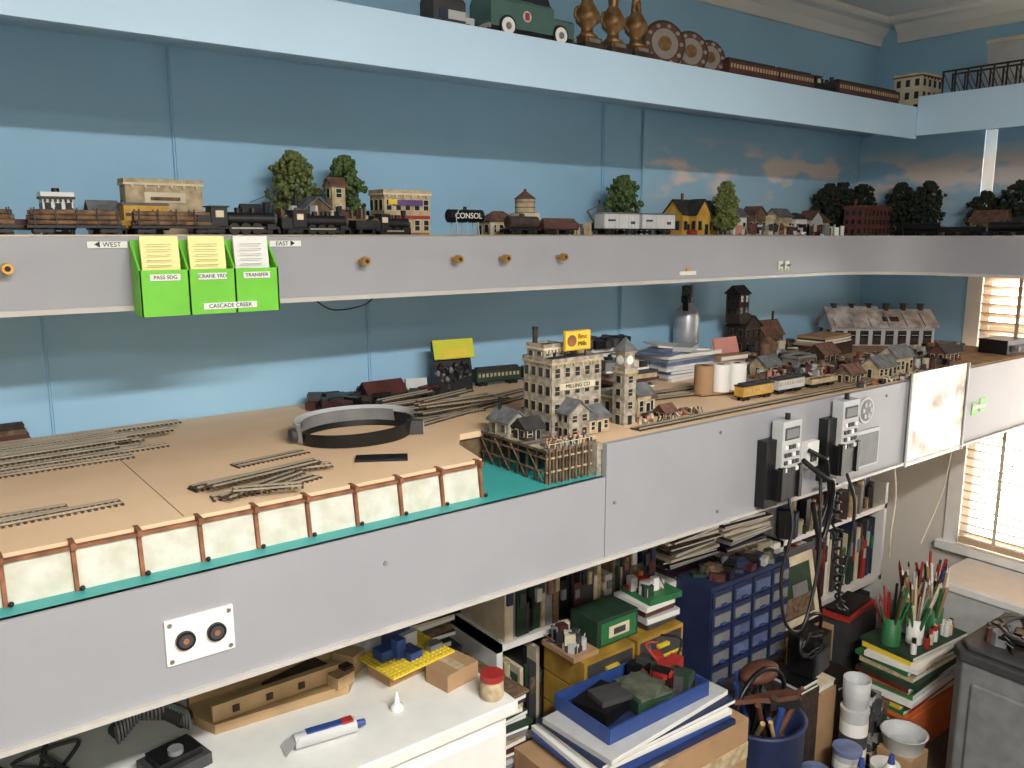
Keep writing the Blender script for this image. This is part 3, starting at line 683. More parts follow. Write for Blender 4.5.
house(b,1.02,1.143,z+.002,.05,.032,.048,STONE,ROOFG,'gable',axis='y',floors=2,cols=2,rh=.02,trim=TAN)
house(b,1.075,1.146,z+.002,.05,.03,.030,TAN,ROOFG,'shed',floors=1,cols=3,rh=.02)
b.done()
b=B("model_clock_tower"); house(b,1.175,1.165,z,.032,.032,.105,STONE,ROOFG,'flat',floors=4,cols=1,side=1,trim=TAN)
b.box(1.175,1.165,z+.116,.026,.026,.03,STONE); b.box(1.175,1.165,z+.146,.032,.032,.003,TAN)
for s_ in((0,-.014),(-.014,0),(.014,0)): b.cyl((1.175+s_[0]*.9,1.165+s_[1]*.9,z+.131),(1.175+s_[0],1.165+s_[1],z+.131),.009,PAPER,seg=16)
b.at(1.175,1.165,z+.149); b.add([(-.018,-.018,0),(.018,-.018,0),(.018,.018,0),(-.018,.018,0),(0,0,.028)],[(3,2,1,0),(0,1,4),(1,2,4),(2,3,4),(3,0,4)],ROOFG); b.at(); b.done()
b=B("model_fish_cannery"); house(b,.935,1.235,z+.002,.045,.06,.028,STONE,ROOFG,'gable',axis='y',cols=2,rh=.018); house(b,.94,1.18,z+.002,.04,.035,.024,DWOOD,ROOFK,'gable',axis='x',cols=2); b.cyl((.93,1.255,z+.03),(.93,1.255,z+.07),.003,TANK); b.done()
b=B("model_dock_cargo"); rubble(b,110,.92,1.02,1.095,1.12,z+.002,[WOOD,RUST,CREAM,GREY,TAN,DWOOD,LGREY,DGREEN],.003,.009,.003,.013)
for k in range(12):
    x,y=R(.92,1.025),R(1.095,1.12); m=random.choice([RED,BLUE,CREAM,TAN]); b.cyl((x,y,z+.002),(x,y,z+.014),.0022,m,seg=6); b.sph(x,y,z+.0165,.0022,PINK,seg=6,rings=4)
b.done()
b=B("model_yard_buildings")
for x,y,w,d,h,wm,rm,k in((1.25,1.20,.04,.04,.05,TAN,ROOFG,'gable'),(1.23,1.25,.06,.05,.04,STONE,ROOFG,'flat'),(1.30,1.24,.05,.04,.03,CREAM,ROOFR,'gable'),(1.27,1.14,.03,.025,.02,WOOD,ROOFR,'gable')):
    house(b,x,y,z,w,d,h,wm,rm,k,cols=2)
rubble(b,130,1.20,1.38,1.125,1.20,z,[WOOD,RUST,CREAM,TAN,GREY,DWOOD,PINK],.004,.012,.003,.014); b.done()
b=B("book_pile"); zz=stack(b,1.46,1.48,z,.16,.12,[DGREY,BLACK,MAROON,TAN,DGREY,GREY],.006,.012); rubble(b,50,1.38,1.54,1.43,1.54,zz,[TANK,DWOOD,GREY,CREAM],.01,.04,.004,.024); b.done()
b=B("kit_box_pile"); zz=stack(b,1.58,1.67,z,.2,.10,[DGREY,TAN,BLACK,DWOOD,GREY],.012,.016); rubble(b,50,1.50,1.66,1.63,1.70,zz,[DWOOD,TANK,DGREY,WOOD,BLACK],.015,.045,.006,.03); b.done()
b=B("paper_stack"); zz=stack(b,1.71,1.52,z,.22,.17,[PAPER,LGREY,CLEAR,PAPER,PAPER,CLEAR,LGREY,PAPER],.005,.010); b.box(1.66,1.50,zz,.14,.10,.006,CLEAR,rz=20); b.box(1.75,1.54,zz+.003,.15,.11,.005,PAPER,rz=-25,ry=5); b.box(1.71,1.47,zz+.006,.10,.05,.012,LGREY,rz=30); b.done()
b=B("trigger_spray_bottle"); x,y=1.965,1.69
b.lathe(x,y,[(.036,z),(.039,z+.01),(.039,z+.13),(.032,z+.15),(.014,z+.168),(.014,z+.178)],BOTL)
b.cyl((x,y,z+.172),(x,y,z+.192),.019,BLACK); b.at(x,y,z,rz=35); b.box(-.006,0,.190,.062,.026,.034,BLACK); b.cyl((-.03,0,.210),(-.066,0,.210),.009,BLACK); b.box(-.040,0,.152,.009,.016,.046,BLACK,ry=-22); b.box(.028,0,.182,.026,.02,.014,BLACK,ry=25); b.at(); b.done()
b=B("model_coal_tower")
house(b,2.21,1.66,z,.08,.07,.09,DWOOD,ROOFK,'gable',axis='y',floors=2,cols=3,trim=WOOD,rh=.03); house(b,2.17,1.66,z+.12,.05,.05,.075,DWOOD,ROOFK,'gable',floors=2,cols=2,trim=WOOD)
house(b,2.30,1.64,z,.10,.06,.06,WOOD,ROOFR,'gable',floors=1,cols=4,trim=CREAM,rh=.04); b.box(2.17,1.655,z+.10,.055,.055,.03,DWOOD)
b.cyl((2.33,1.64,z+.08),(2.33,1.64,z+.13),.004,TANK); b.box(2.24,1.60,z,.12,.02,.03,WOOD); rubble(b,50,2.14,2.36,1.57,1.59,z,JUNK,.01,.03,.01,.045); b.done()
b=B("plaster_roll"); 
for k,(m,x,y) in enumerate(((CARD,1.54,1.265),(WHITE,1.588,1.255),(WHITE,1.637,1.245))): b.cyl((x,y,z+.007),(x,y,z+.072),.023,m,seg=24); b.cyl((x,y,z+.072),(x,y,z+.0722),.009,DWOOD,seg=16)
b.box(1.588,1.255,z+.0045,.15,.05,.0025,CARD,rz=-11)
b.done()
b=B("pink_plan_sheets"); zz=stack(b,1.86,1.47,z+.002,.11,.10,[MAROON,TAN,PINK,CARD],.008,.014); b.box(1.86,1.45,zz,.10,.006,.045,PINK,rx=-18); b.done()
b=B("model_water_tank")
b.cyl((2.03,1.44,z+.03),(2.03,1.44,z+.07),.026,WOOD,seg=20); b.cyl((2.03,1.44,z+.07),(2.03,1.44,z+.088),.028,ROOFR,r1=.003,seg=20)
for a in range(4): b.cyl((2.03+.018*math.cos(a*1.57+.78),1.44+.018*math.sin(a*1.57+.78),z+.001),(2.03+.018*math.cos(a*1.57+.78),1.44+.018*math.sin(a*1.57+.78),z+.03),.002,DWOOD)
b.done()
b=B("model_commuter_train"); car(b,'pass',1.60,1.165,z,rz=-1,L=.13,body=YEL,sc=.88); car(b,'pass',1.725,1.163,z+.0015,rz=-1,L=.12,body=LGREY,sc=.88); b.done()
b=B("model_gondola_car"); car(b,'gon',1.86,1.16,z+.0015,rz=-1,L=.12,body=TAN,sc=.9); b.done()
b=B("model_village")
for k,(x,y,w,d,h,wm,rm,kk) in enumerate(((1.90,1.35,.07,.05,.030,TAN,ROOFG,'gable'),(2.05,1.35,.08,.05,.032,GREY,ROOFK,'flat'),(2.20,1.37,.08,.06,.035,DWOOD,ROOFR,'gable'))):
    house(b,x,y,z+.001,w,d,h,wm,rm,kk,cols=3,side=1,trim=WOOD if k%2 else TAN)
rubble(b,320,1.80,2.45,1.225,1.33,z+.001,JUNK+[PINK,BRICK],.005,.024,.004,.026); rubble(b,190,1.93,2.26,1.385,1.50,z+.001,JUNK+[CARD,CARD,PAPER],.01,.04,.004,.036); b.done()
b=B("model_sheds"); house(b,1.98,1.15,z+.001,.06,.04,.026,WOOD,ROOFR,'gable',cols=3,rh=.018); house(b,2.12,1.15,z+.001,.09,.05,.032,TAN,ROOFG,'gable',cols=4,rh=.022,side=1); house(b,2.22,1.16,z+.001,.09,.055,.048,TAN,ROOFG,'gable',cols=4,rh=.025,side=1)
rubble(b,80,1.92,2.45,1.085,1.10,z+.001,JUNK,.004,.014,.003,.014); rubble(b,50,2.28,2.45,1.12,1.20,z+.001,JUNK,.006,.024,.005,.03); b.done()
b=B("loose_brown_papers"); b.box(2.39,1.49,z+.001,.18,.10,.033,DWOOD); stack(b,2.39,1.49,z+.034,.19,.10,[CARD,TAN,PAPER,DWOOD,CARD],.004,.008,.01,12); b.done()
b=B("model_roundhouse")
b.at(2.765,1.525,z+.001,rz=-38)
b.box(0,0,0,.35,.13,.068,LGREY)
for q in(-1,1):
    x0,x1=(-.185,.0) if q<0 else (.0,.185); hh=.128 if q<0 else .118
    b.px([(-.078,.062),(0,hh-.004),(.078,.062),(.078,.067),(0,hh+.002),(-.078,.067)],x0,x1,CORR)
    b.px([(-.066,.066),(.066,.066),(0,hh-.005)],x0+.01,x1-.01,LGREY)
for k in range(8): b.box(-.150+k*.043,-.066,.004,.028,.003,.048,DWOOD); b.box(-.150+k*.043,-.0675,.028,.022,.003,.018,GLASSD); b.box(-.150+k*.043,-.069,.036,.022,.002,.001,WHITE)
for k in range(6): b.box(-.15+k*.06,.0,.112,.014,.014,.024,DWOOD); b.box(-.15+k*.06,0,.136,.020,.020,.003,ROOFK)
for k in range(6): b.px([(-.079,.0672),(-.02,.108),(-.02,.111),(-.079,.0705)],-.170+k*.061,-.168+k*.061,ROOFG)
for k in range(4): b.box(R(-.14,.14),-.045,.088,.03,.022,.003,DWOOD,rx=35)
for s_ in(-1,1): 
    for q in(-.035,.035): b.box(s_*.176,q,.01,.003,.03,.042,DWOOD)
b.at(); b.done()
b=B("model_yard_scrap"); rubble(b,120,2.50,2.84,1.24,1.34,z+.001,JUNK,.006,.025,.004,.024); b.done()
b=B("power_controller"); b.box(2.88,1.15,z+.002,.13,.09,.045,BLACK,rz=-5); b.box(2.88,1.103,z+.01,.10,.003,.02,DGREY,rz=-5); b.cyl((2.85,1.10,z+.02),(2.85,1.09,z+.02),.008,GREY); b.done()
b=B("model_brick_shed"); house(b,2.55,1.18,z+.001,.10,.05,.03,BRICK,ROOFK,'gable',cols=4); b.done()
# ---------------------------------------------------------------- fascia devices
y=1.060
b=B("socket_plate"); b.box(.292,y-.002,1.050,.088,.004,.062,WHITE)
for x in(.272,.312): b.cyl((x,y-.003,1.081),(x,y-.009,1.081),.0125,TANK,seg=24); b.cyl((x,y-.009,1.081),(x,y-.0095,1.081),.009,DGREY,seg=24); b.cyl((x,y-.009,1.081),(x,y-.0105,1.081),.004,RUST,seg=12)
for x in(.254,.330):
    for zz in(1.056,1.106): b.cyl((x,y-.003,zz),(x,y-.006,zz),.003,SILV,seg=10)
b.done()
def handset(x0,zt,name="throttle_handset"):
    b=B(name)
    b.box(x0,y-.025,zt-.135,.068,.028,.135,LGREY); b.box(x0,y-.0395,zt-.042,.052,.002,.028,DGREY); b.box(x0,y-.0405,zt-.038,.044,.002,.020,GREY)
    for i in range(4):
        for j in range(4): b.box(x0-.021+j*.014,y-.041,zt-.062-i*.017,.010,.004,.009,DGREY if (i+j)%3 else WHITE)
    b.cyl((x0,y-.025,zt),(x0,y-.025,zt+.014),.006,BLACK)
    b.box(x0,y-.021,zt-.175,.085,.040,.07,BLACK); b.box(x0-.032,y-.040,zt-.175,.012,.012,.075,BLACK); b.box(x0+.032,y-.040,zt-.175,.012,.012,.075,BLACK)
    b.box(x0-.045,y-.013,zt-.19,.05,.024,.15,BLACK)
    return b
b=handset(1.545,1.205); b.done(bevel=.002)
b=handset(1.775,1.222); b.done(bevel=.002)
b=B("handset_cable")
b.tube([(1.56,y-.03,1.025),(1.55,y-.05,.96),(1.52,y-.05,.86),(1.53,y-.06,.75),(1.60,y-.06,.72),(1.66,y-.05,.84),(1.67,y-.04,.98),(1.68,y-.03,1.04),(1.675,y-.02,1.074)],.004,BLACK)
b.tube([(1.79,y-.03,1.04),(1.80,y-.05,.97),(1.79,y-.05,.86),(1.76,y-.05,.75),(1.80,y-.05,.70)],.004,BLACK)
pts=[]
for k in range(80):
    t=k/79; a=t*2*math.pi*14; pts.append((1.72+.06*t+.010*math.cos(a),y-.045+.010*math.sin(a),1.03-.33*t))
b.tube(pts,.003,BLACK,seg=6,sub=2)
b.tube([(1.64,y-.02,1.12),(1.67,y-.045,1.10),(1.70,y-.03,1.09),(1.72,y-.03,1.0),(1.69,y-.03,.93)],.005,BLACK)
b.tube([(1.62,y-.02,1.10),(1.66,y-.05,1.06),(1.70,y-.05,1.04),(1.71,y-.04,.95),(1.68,y-.04,.90),(1.64,y-.04,1.0)],.006,BLACK)
b.done()
b=B("network_jack_panel"); b.box(1.665,y-.008,1.075,.045,.016,.06,WHITE); b.box(1.665,y-.018,1.09,.02,.004,.02,BLACK); b.done()
b=B("blank_cover_plate"); b.box(1.91,y-.002,1.030,.13,.004,.095,LGREY); b.box(1.91,y-.005,1.035,.115,.002,.08,GREY); b.done()
b=B("round_emblem"); b.cyl((1.905,y,1.175),(1.905,y-.004,1.175),.033,LGREY,seg=32); b.cyl((1.905,y-.004,1.175),(1.905,y-.005,1.175),.027,GREY,seg=32)
for k in range(6): a=k*math.pi/3; b.box(1.905+.016*math.cos(a),y-.006,1.170+.016*math.sin(a),.008,.002,.010,LGREY)
b.done()
b=B("clear_access_panel"); b.box(2.27,y-.003,.995,.32,.005,.25,MIRR)
for x in(2.112,2.428): b.box(x,y-.007,.995,.006,.004,.25,LGREY)
b.done()
b=B("green_sticker"); b.box(2.50,y-.001,1.085,.035,.002,.035,LIME); b.box(2.55,y-.001,1.09,.035,.002,.04,LIME); b.box(2.525,y-.002,1.10,.08,.002,.012,PAPER); b.done()
# ---------------------------------------------------------------- under-bench: cabinet
b=B("white_cabinet")
b.box(.03,1.36,.735,1.652,.52,.025,WHITE); b.box(.03,1.365,0,1.62,.50,.735,WHITE)
for k in range(4): b.box(-.58+k*.405,1.112,.05,.39,.012,.66,WHITE); b.cyl((-.44+k*.405,1.105,.5),(-.44+k*.405,1.085,.5),.008,SILV)
b.done(bevel=.003)
z=.7605
b=B("mdf_offcut_tray"); b.pz([(.36,1.38),(.38,1.33),(.62,1.31),(.66,1.36),(.64,1.42),(.37,1.44)],z,z+.018,PINE); b.box(.50,1.43,z,.27,.016,.07,PINE); b.box(.50,1.345,z+.018,.24,.014,.03,PINE); b.box(.66,1.39,z+.0,.04,.05,.04,PINE,rz=30); b.box(.52,1.50,z,.36,.012,.09,CARD); b.box(.55,1.39,z+.018,.12,.04,.012,DWOOD,rz=15)
for k in range(4): b.box(.42+k*.06,1.3375,z+.026,.012,.004,.012,DWOOD)
b.done()
b=B("wooden_block_box"); b.box(.61,1.32,z+.019,.04,.03,.022,PINE,rz=15); b.box(.625,1.33,z+.041,.02,.02,.006,DWOOD,rz=15); b.done()
b=B("building_brick_baseplate"); b.box(.745,1.325,z,.12,.07,.034,CARD,rz=8); b.at(.745,1.31,z+.0345,rz=8)
b.box(0,0,0,.15,.11,.004,BRY)
for i in range(15):
    for j in range(11): b.cyl((-.07+i*.01,-.05+j*.01,.004),(-.07+i*.01,-.05+j*.01,.0058),.003,BRY,seg=6)
for x,y_,w,d,h,m in((-.03,.02,.05,.03,.02,BLUE),(.0,-.01,.03,.04,.015,BLUE),(.02,.025,.035,.02,.03,LGREY),(-.02,.0,.02,.02,.04,BLUE),(.05,-.02,.03,.02,.012,GREY),(.0,.035,.06,.012,.045,NAVY)): b.box(x,y_,.004,w,d,h,m)
b.at(); b.done()
b=B("small_carton"); b.box(.80,1.235,z,.08,.06,.034,CARD,rz=10); b.box(.80,1.235,z+.034,.02,.06,.0005,TAN,rz=10); b.done()
b=B("glue_tube"); b.at(.53,1.20,z+.001,rz=-8)
b.cyl((-.06,0,.013),(.045,0,.013),.013,LGREY,seg=16); b.box(-.0,-.0,.020,.08,.014,.0065,BLUE); b.box(.03,0,.0205,.02,.016,.0065,RED); b.add([(-.078,-.018,.002),(-.078,.018,.002),(-.055,.013,.022),(-.055,-.013,.022),(-.078,-.018,.0),(-.078,.018,.0)],[(0,1,2,3),(0,1,5,4)],LGREY)
b.cyl((.045,0,.013),(.062,0,.012),.006,BLUE,seg=12); b.at(); b.done()
b=B("glue_nozzle_cap"); b.lathe(.665,1.21,[(.012,z),(.012,z+.008),(.006,z+.012),(.002,z+.035)],WHITE); b.done()
b=B("corrugated_hose"); pts=[(.24,1.40,z+.022),(.28,1.43,z+.035),(.32,1.41,z+.03),(.345,1.37,z+.022)]
b.tube(pts,.016,DGREY)
for k in range(22):
    t=k/21; i=min(int(t*3),2); u_=t*3-i; p=[pts[i][q]*(1-u_)+pts[i+1][q]*u_ for q in range(3)]; b.cyl(p,(p[0]+.003,p[1],p[2]),.019,GREY,seg=12)
b.done()
b=B("multimeter"); b.box(.30,1.28,z,.09,.07,.02,DGREY,rz=12); b.box(.30,1.28,z+.02,.07,.05,.012,BLACK,rz=12); b.cyl((.30,1.27,z+.032),(.30,1.27,z+.040),.012,GREY); b.done()
b=B("tangled_cables")
for k in range(16):
    x,y_=R(-.05,.22),R(1.28,1.45); b.tube([(x,y_,z+.005),(x+R(-.08,.05),y_+R(-.06,.06),z+.03),(x+R(-.1,.05),y_+R(-.06,.06),z+.016),(x+R(-.1,.05),y_+R(-.06,.05),z+.006)],.0035,random.choice([BLACK,BLACK,DGREY]))
b.box(.12,1.53,z,.16,.08,.06,BLACK); b.done()
b=B("red_lid_jar"); b.lathe(.825,1.14,[(.020,z),(.022,z+.005),(.022,z+.03),(.018,z+.036)],TAN); b.cyl((.825,1.14,z+.036),(.825,1.14,z+.048),.022,RED,seg=20); b.done()
b=B("plastic_food_tub"); b.lathe(.70,1.50,[(.05,z),(.06,z+.06),(.063,z+.062)],LGREY); b.done()
b=B("magazine_pile"); b.box(.96,1.42,0,.19,.24,.43,CARD); zz=stack(b,.96,1.42,.43,.18,.24,[random.choice(MUTE) for _ in range(20)],.005,.013,.010,6); b.done()
b=B("flat_kit_boxes"); b.box(.96,1.66,0,.2,.14,.60,DGREY); stack(b,.96,1.66,.60,.18,.12,[random.choice(MUTE) for _ in range(14)],.008,.016); b.done()
b=B("low_shelving_unit")
for zz in(.06,.34,.62): b.box(2.0,1.62,zz-.018,1.80,.24,.018,WHITE)
for x in(1.109,1.68,2.25,2.891): b.box(x,1.62,0,.018,.24,.70 if x>2.8 else .62,WHITE)
b.done()
b=B("amber_parts_drawers")
for k in range(3):
    for x in(1.33,1.51):
        b.box(x,1.42,.36+k*.08,.17,.15,.075,AMBER); b.box(x,1.344,.368+k*.08,.15,.004,.058,DGREY if (k+int(x*10))%2 else TAN); b.box(x,1.341,.366+k*.08,.156,.004,.006,BRY); b.box(x,1.336,.40+k*.08,.04,.010,.008,BRY)
b.box(1.42,1.42,0,.36,.15,.36,DGREY); b.done()
b=B("green_tin_box"); b.box(1.38,1.42,.601,.14,.10,.07,DGREEN); b.box(1.38,1.368,.607,.12,.003,.056,GREEN); b.box(1.38,1.366,.62,.07,.003,.03,CREAM); b.box(1.38,1.364,.627,.04,.003,.016,DGREY); b.done(bevel=.003)
b=B("parts_carton_pile"); zz=stack(b,1.53,1.42,.601,.12,.12,[DGREY,LGREY,MAROON,WHITE,GREEN],.012,.02); rubble(b,26,1.49,1.57,1.38,1.46,zz,[RED,WHITE,DGREEN,LGREY,ORANGE,BLACK],.012,.035,.01,.04); b.done()
b=B("bench_clutter"); b.box(1.265,1.42,.596,.08,.12,.012,CARD); rubble(b,60,1.24,1.28,1.38,1.46,.608,MUTE,.01,.03,.01,.05); b.done()
b=B("magazine_row"); row(b,1.13,1.66,1.61,.621,.2,.08,.17,MUTE); b.done()
b=B("magazine_heap"); zz=stack(b,1.84,1.61,.621,.22,.19,[random.choice(MUTE+[PAPER]) for _ in range(16)],.005,.011,.012,5); b.done()
b=B("magazine_heap"); stack(b,2.10,1.61,.621,.22,.19,[random.choice(MUTE+[PAPER]) for _ in range(14)],.005,.011,.012,5); b.done()
b=B("hardware_cartons")
for k in range(7): b.box(2.30+k*.08,1.61+R(-.02,.02),.621,.072,.14,R(.05,.17),random.choice([CARD,NAVY,DGREY,LGREY,DGREEN,TAN]))
rubble(b,60,2.28,2.82,1.51,1.54,.621,MUTE,.02,.05,.02,.12)
b.done()
b=B("blue_parts_drawers"); b.box(1.92,1.435,.341,.36,.125,.30,NAVY)
for i in range(5):
    for j in range(4):
        b.box(1.785+j*.09,1.370,.35+i*.057,.082,.006,.050,NAVY); b.box(1.785+j*.09,1.3655,.356+i*.057,.066,.004,.03,CLEAR if (i*j)%3 else GREY); b.box(1.785+j*.09,1.361,.356+i*.057,.02,.008,.006,BLUE)
b.box(1.92,1.435,0,.36,.125,.34,DGREY)
rubble(b,50,1.78,2.06,1.40,1.455,.641,MUTE+[BLACK],.02,.06,.006,.035); b.done()
b=B("framed_photograph"); b.box(2.25,1.425,.0,.26,.10,.34,CARD); b.at(2.25,1.42,.345,rz=0,rx=-12); b.box(0,0,0,.26,.014,.26,BLACK); b.box(0,-.008,.02,.22,.002,.22,CREAM); b.box(0,-.0095,.045,.17,.002,.165,DGREEN); b.box(0,-.0105,.05,.16,.002,.06,WOOD); b.box(.02,-.0105,.11,.08,.002,.04,GREY); b.at(); b.done()
for x0,x1,z0,cl in((2.27,2.87,.341,MUTE+[RED,GREEN,WHITE]),(1.13,1.66,.341,MUTE),(1.70,2.23,.061,MUTE),(2.27,2.87,.061,MUTE)):
    b=B("book_row"); row(b,x0,x1,1.62,z0,.18,.14,.235,cl); b.done()
b=B("red_mat"); b.box(2.52,1.41,0,.20,.10,.345,DGREY); b.box(2.52,1.41,.346,.22,.10,.012,RED,rz=8); b.box(2.52,1.41,.359,.18,.08,.01,BLACK,rz=8); b.done()
b=B("camera_bag"); b.box(2.04,1.25,.36,.11,.08,.11,BLACK,rz=8); b.box(2.04,1.207,.37,.07,.012,.06,DGREY,rz=8); b.tube([(1.99,1.25,.47),(2.01,1.24,.53),(2.07,1.24,.52),(2.09,1.25,.47)],.005,BLACK)
for k in range(4): b.tube([(1.98+.05*math.cos(a)+R(-.01,.01),1.21+R(-.01,.01),.47+.03*math.sin(a)+R(-.01,.01)) for a in [i*math.pi/4 for i in range(9)]],.004,BLACK,seg=6,sub=3)
b.done()
b=B("magazine_steps")
for k in range(4): b.box(1.98+k*.09,1.27,.0,.088,.14,.33-.03*k,random.choice([CARD,DGREY,DWOOD])); stack(b,1.98+k*.09,1.27,.33-.03*k,.086,.14,[random.choice(MUTE) for _ in range(3)],.006,.010,.001,1)
b.done()
b=B("large_carton"); b.box(1.25,1.18,0,.50,.24,.50,CARD); b.box(1.25,1.059,.40,.5,.002,.04,TAN); b.box(1.20,1.18,.5005,.06,.24,.001,TAN); b.done()
b=B("folder_stack"); zz=stack(b,1.25,1.18,.503,.43,.22,[NAVY,BLUE,PAPER,WHITE,NAVY,LGREY],.009,.014,.008,4); b.done()
z=zz+.001
b=B("blue_tray_of_parts"); b.box(1.25,1.19,z,.31,.17,.006,NAVY)
for sx,sy,ax,ay in((.31,.005,0,-.085),(.31,.005,0,.085),(.005,.17,-.155,0),(.005,.17,.155,0)): b.box(1.25+ax,1.19+ay,z,sx,sy,.034,BLUE)
b.box(1.17,1.20,z+.006,.11,.09,.03,BLACK,rz=12); b.box(1.18,1.19,z+.036,.08,.06,.012,DGREY,rz=-10); b.box(1.26,1.17,z+.006,.09,.11,.034,DGREEN,rz=-14); b.box(1.26,1.17,z+.040,.085,.10,.006,CLOTH,rz=-8); b.box(1.255,1.165,z+.046,.06,.08,.010,CLOTH,rz=22)
rubble(b,46,1.31,1.39,1.13,1.25,z+.02,[BLACK,DGREY,RED,GREY,DGREEN,NAVY,BLACK],.015,.04,.015,.045); b.box(1.35,1.19,z+.006,.09,.12,.02,DGREY)
b.tube([(1.36,1.2,z+.04),(1.32,1.22,z+.10),(1.38,1.24,z+.08)],.003,RED); b.tube([(1.39,1.2,z+.03),(1.42,1.2,z+.09),(1.37,1.22,z+.11)],.003,BLACK); b.done()
b=B("plastic_plant_pots"); b.box(.945,.985,0,.155,.11,.535,CARD)
for k in range(18): 
    x,y_=R(.89,1.0),R(.95,1.02); b.cyl((x,y_,.535),(x+R(-.02,.02),y_+R(-.02,.02),R(.56,.585)),.013,random.choice([DGREY,BLACK,DGREEN,LGREY,BLACK]),r1=.018,seg=12)
b.tube([(.92,.96,.57),(.96,.95,.595),(1.0,.99,.57)],.005,GREEN); b.tube([(.90,.98,.57),(.94,.99,.60),(.98,1.01,.58)],.005,LIME); b.done()
b=B("tool_caddy"); b.lathe(1.66,1.14,[(.085,0),(.10,.05),(.11,.40),(.115,.41),(.10,.41),(.095,.06)],NAVY,seg=28); b.box(1.66,1.14,.05,.12,.12,.25,BLACK)
b.tube([(1.55,1.14,.40),(1.58,1.14,.49),(1.66,1.14,.53),(1.74,1.14,.49),(1.77,1.14,.40)],.006,BLACK)
for k in range(18): b.cyl((1.66+R(-.05,.05),1.14+R(-.05,.05),.3),(1.66+R(-.08,.08),1.14+R(-.08,.08),R(.42,.50)),R(.005,.010),random.choice([SKIN,BLUE,BLACK,PINE,DWOOD,DGREY]))
b.at(1.64,1.11,.47,rz=-25,rx=-10); b.pz([(-.09,-.008),(-.03,-.012),(.0,-.024),(.07,-.022),(.09,0),(.07,.022),(.0,.024),(-.03,.012),(-.09,.008)],0,.012,SKIN); b.box(.04,0,-.022,.08,.034,.023,BLACK); b.at()
b.sph(1.69,1.17,.50,.055,SKIN,sx=1.2,sy=.7,sz=.45,seg=16,rings=10); b.done()
b=B("paint_pot_stack")
for x,y_,h,m in((2.02,1.10,.18,LGREY),(2.10,1.13,.26,LGREY),(2.12,1.04,.12,CREAM),(1.90,1.12,.15,BLUE)):
    b.cyl((x,y_,0),(x,y_,h),.038,m,seg=24); b.cyl((x,y_,h),(x,y_,h+.012),.040,random.choice([CLEAR,WHITE,LGREY]),seg=24); b.cyl((x,y_,h*.5),(x,y_,h*.9),.0385,PAPER,seg=24); b.cyl((x,y_,h*.6),(x,y_,h*.75),.0388,random.choice([BLUE,MAROON,DGREY]),seg=24)
b.lathe(2.10,1.13,[(.030,.272),(.036,.30),(.038,.36),(.036,.36),(.03,.30)],LGREY,seg=24); b.done()
for x,y_ in((1.95,1.02),(2.03,.98)):
    b=B("white_squeeze_bottle"); b.box(x,y_,0,.07,.07,.065,CARD); b.lathe(x,y_,[(.022,.065),(.024,.075),(.024,.175),(.012,.20),(.009,.205)],WHITE); b.cyl((x,y_,.205),(x,y_,.23),.010,BLUE,r1=.006); b.cyl((x,y_,.105),(x,y_,.155),.0245,LGREY,seg=24); b.done()
b=B("floor_clutter")
for k in range(90):
    x,y_=R(1.78,2.2),R(.78,.93); b.box(x,y_,R(0,.06),R(.03,.10),R(.02,.08),R(.006,.05),random.choice(COLS),rz=R(0,90),rx=R(-8,8))
for k in range(60):
    x,y_=R(2.19,2.29),R(1.14,1.17); b.box(x,y_,R(0,.22),R(.02,.06),R(.02,.05),R(.01,.05),random.choice(MUTE+[DGREY,BLACK,ORANGE]),rz=R(0,90),rx=R(-8,8))
b.done()
b=B("ice_cream_tub"); b.lathe(2.235,1.05,[(.05,.13),(.062,.18),(.066,.182),(.058,.182),(.05,.14)],LGREY,seg=28); b.box(2.235,1.05,0,.1,.1,.13,CARD); b.done()
b=B("colourful_magazine_pile"); b.box(2.53,1.19,0,.30,.17,.13,ORANGE); zz=stack(b,2.53,1.19,.13,.34,.18,[ORANGE,GREEN,BRY,RED,WHITE,GREEN,ORANGE,MAROON,DGREEN,TAN,GREEN,WHITE,BRY,DGREEN],.011,.018,.012,6); b.done()
def jar(x,y_,z,r,h,m,n,cols,name="brush_jar"):
    b=B(name); b.lathe(x,y_,[(r,z),(r,z+h),(r*.9,z+h),(r*.88,z+.005)],m,seg=20)
    for k in range(n):
        a=R(0,6.28); q=r*.5; L=R(.12,.23); t=R(.0,.045); e=(x+(q+t)*math.cos(a),y_+(q+t)*math.sin(a),z+L)
        c=random.choice(cols); b.cyl((x+q*.4*math.cos(a),y_+q*.4*math.sin(a),z+.006),e,R(.003,.006),c,seg=6); 
        if k%2: b.cyl(e,(e[0]+.004*math.cos(a),e[1]+.004*math.sin(a),e[2]+.018),.004,random.choice([SILV,DWOOD,WHITE,RED]),r1=.001,seg=6)
    b.done()
z=zz+.002
jar(2.41,1.20,z,.028,.09,GREEN,18,[DGREEN,GREEN,BLACK,RED]); jar(2.48,1.16,z,.026,.08,WHITE,20,[CREAM,LGREY,PINE,GREEN]); jar(2.54,1.21,z,.030,.09,LGREY,22,[RED,BLACK,PINE,WHITE]); jar(2.60,1.16,z,.026,.08,GREEN,20,[WHITE,GREEN,PINE,BLUE]); jar(2.66,1.21,z,.028,.10,WHITE,20,[RED,WHITE,DGREEN])
b=B("paint_bottle_group")
for k in range(12):
    x,y_=R(2.40,2.66),R(1.115,1.13); b.cyl((x,y_,z),(x,y_,z+.035),.009,random.choice([WHITE,GREEN,RED,CREAM,BLUE]),seg=12); b.cyl((x,y_,z+.035),(x,y_,z+.05),.006,random.choice([WHITE,BLACK,RED]),seg=10)
b.done()
b=B("pedal_bin"); x,y_=2.44,.80
pr=[(-.14,-.12),(.14,-.12),(.16,-.09),(.16,.13),(.13,.16),(-.13,.16),(-.16,.13),(-.16,-.09)]
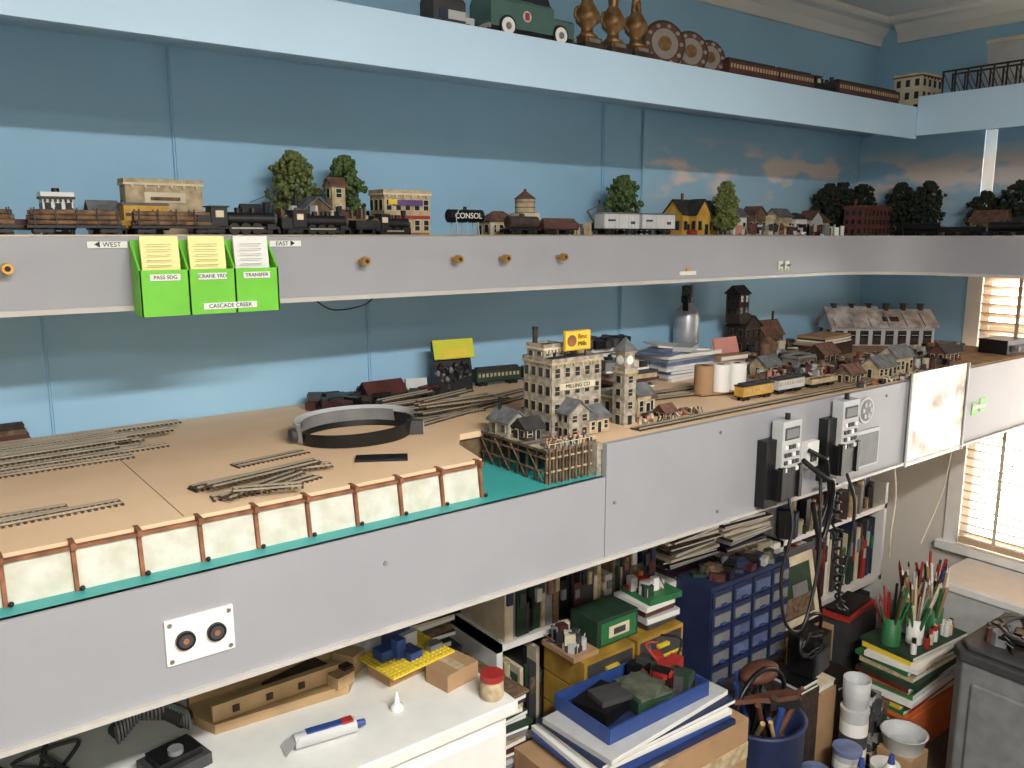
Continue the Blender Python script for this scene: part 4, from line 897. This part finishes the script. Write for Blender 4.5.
b.at(x,y_,0); b.pz(pr,0,.44,GREY); b.pz([(p[0]*1.05,p[1]*1.05) for p in pr],.44,.470,DGREY); b.pz([(p[0]*.95,p[1]*.95) for p in pr],.470,.485,DGREY)
b.box(-.165,.02,.05,.012,.16,.34,GREY); b.at(); b.done(bevel=.006)
b=B("coiled_black_lead")
for k in range(8):
    b.tube([(x+.09*math.cos(a)+R(-.02,.02),y_+.02+.08*math.sin(a)+R(-.02,.02),.492+.005*k) for a in [i*math.pi/5 for i in range(11)]],.005,random.choice([BLACK,DGREY]),seg=6,sub=3)
rubble(b,50,x-.10,x+.10,y_-.08,y_+.12,.486,[BLACK,DGREY,MAROON,DWOOD,GREY],.02,.05,.01,.045); b.done()
b=B("grey_storage_chest"); b.box(2.85,.98,0,.26,.50,.44,LGREY); b.box(2.85,.98,.44,.28,.52,.03,WHITE); b.done(bevel=.006)
b=B("white_hanging_cable"); b.tube([(2.10,1.075,.995),(2.13,1.08,.9),(2.12,1.08,.8),(2.16,1.10,.72)],.0025,CREAM); b.tube([(2.42,1.075,.995),(2.44,1.10,.85),(2.38,1.12,.7)],.002,CREAM); b.done()
# ---------------------------------------------------------------- lights
def area(name,loc,rot,sx,sy,e,col):
    l=bpy.data.lights.new(name,'AREA'); l.shape='RECTANGLE'; l.size=sx; l.size_y=sy; l.energy=e; l.color=col
    o=bpy.data.objects.new(name,l); bpy.context.collection.objects.link(o); o.location=loc; o.rotation_euler=[math.radians(a) for a in rot]
area("tube_lamp",(.5,-.5,CZ-.07),(0,0,0),1.2,.14,84,(1,.975,.94))
area("room_fill",(-.4,-1.5,CZ-.05),(0,0,0),.6,.6,38,(1,.95,.88))  # added fill light without a fixture, brightens the under-shelf wall and under-bench
s=bpy.data.lights.new("sun",'SUN'); s.energy=8; s.angle=.02; s.color=(1,.88,.72)
so=bpy.data.objects.new("sun",s); bpy.context.collection.objects.link(so); so.rotation_euler=(math.radians(-10),math.radians(52),math.radians(-12))
w=bpy.data.worlds.new("world"); sc.world=w; w.use_nodes=True; nt=w.node_tree; bg=nt.nodes["Background"]
bg.inputs[0].default_value=(1,.96,.90,1); bg.inputs[1].default_value=11
# ---------------------------------------------------------------- camera
cd=bpy.data.cameras.new("camera"); cd.sensor_width=36; cd.lens=830/1024*36; cd.clip_start=.02
co=bpy.data.objects.new("camera",cd); bpy.context.collection.objects.link(co); co.location=(0,0,1.6)
co.rotation_euler=(math.radians(90-10.2),0,math.radians(52.6-90)); sc.camera=co
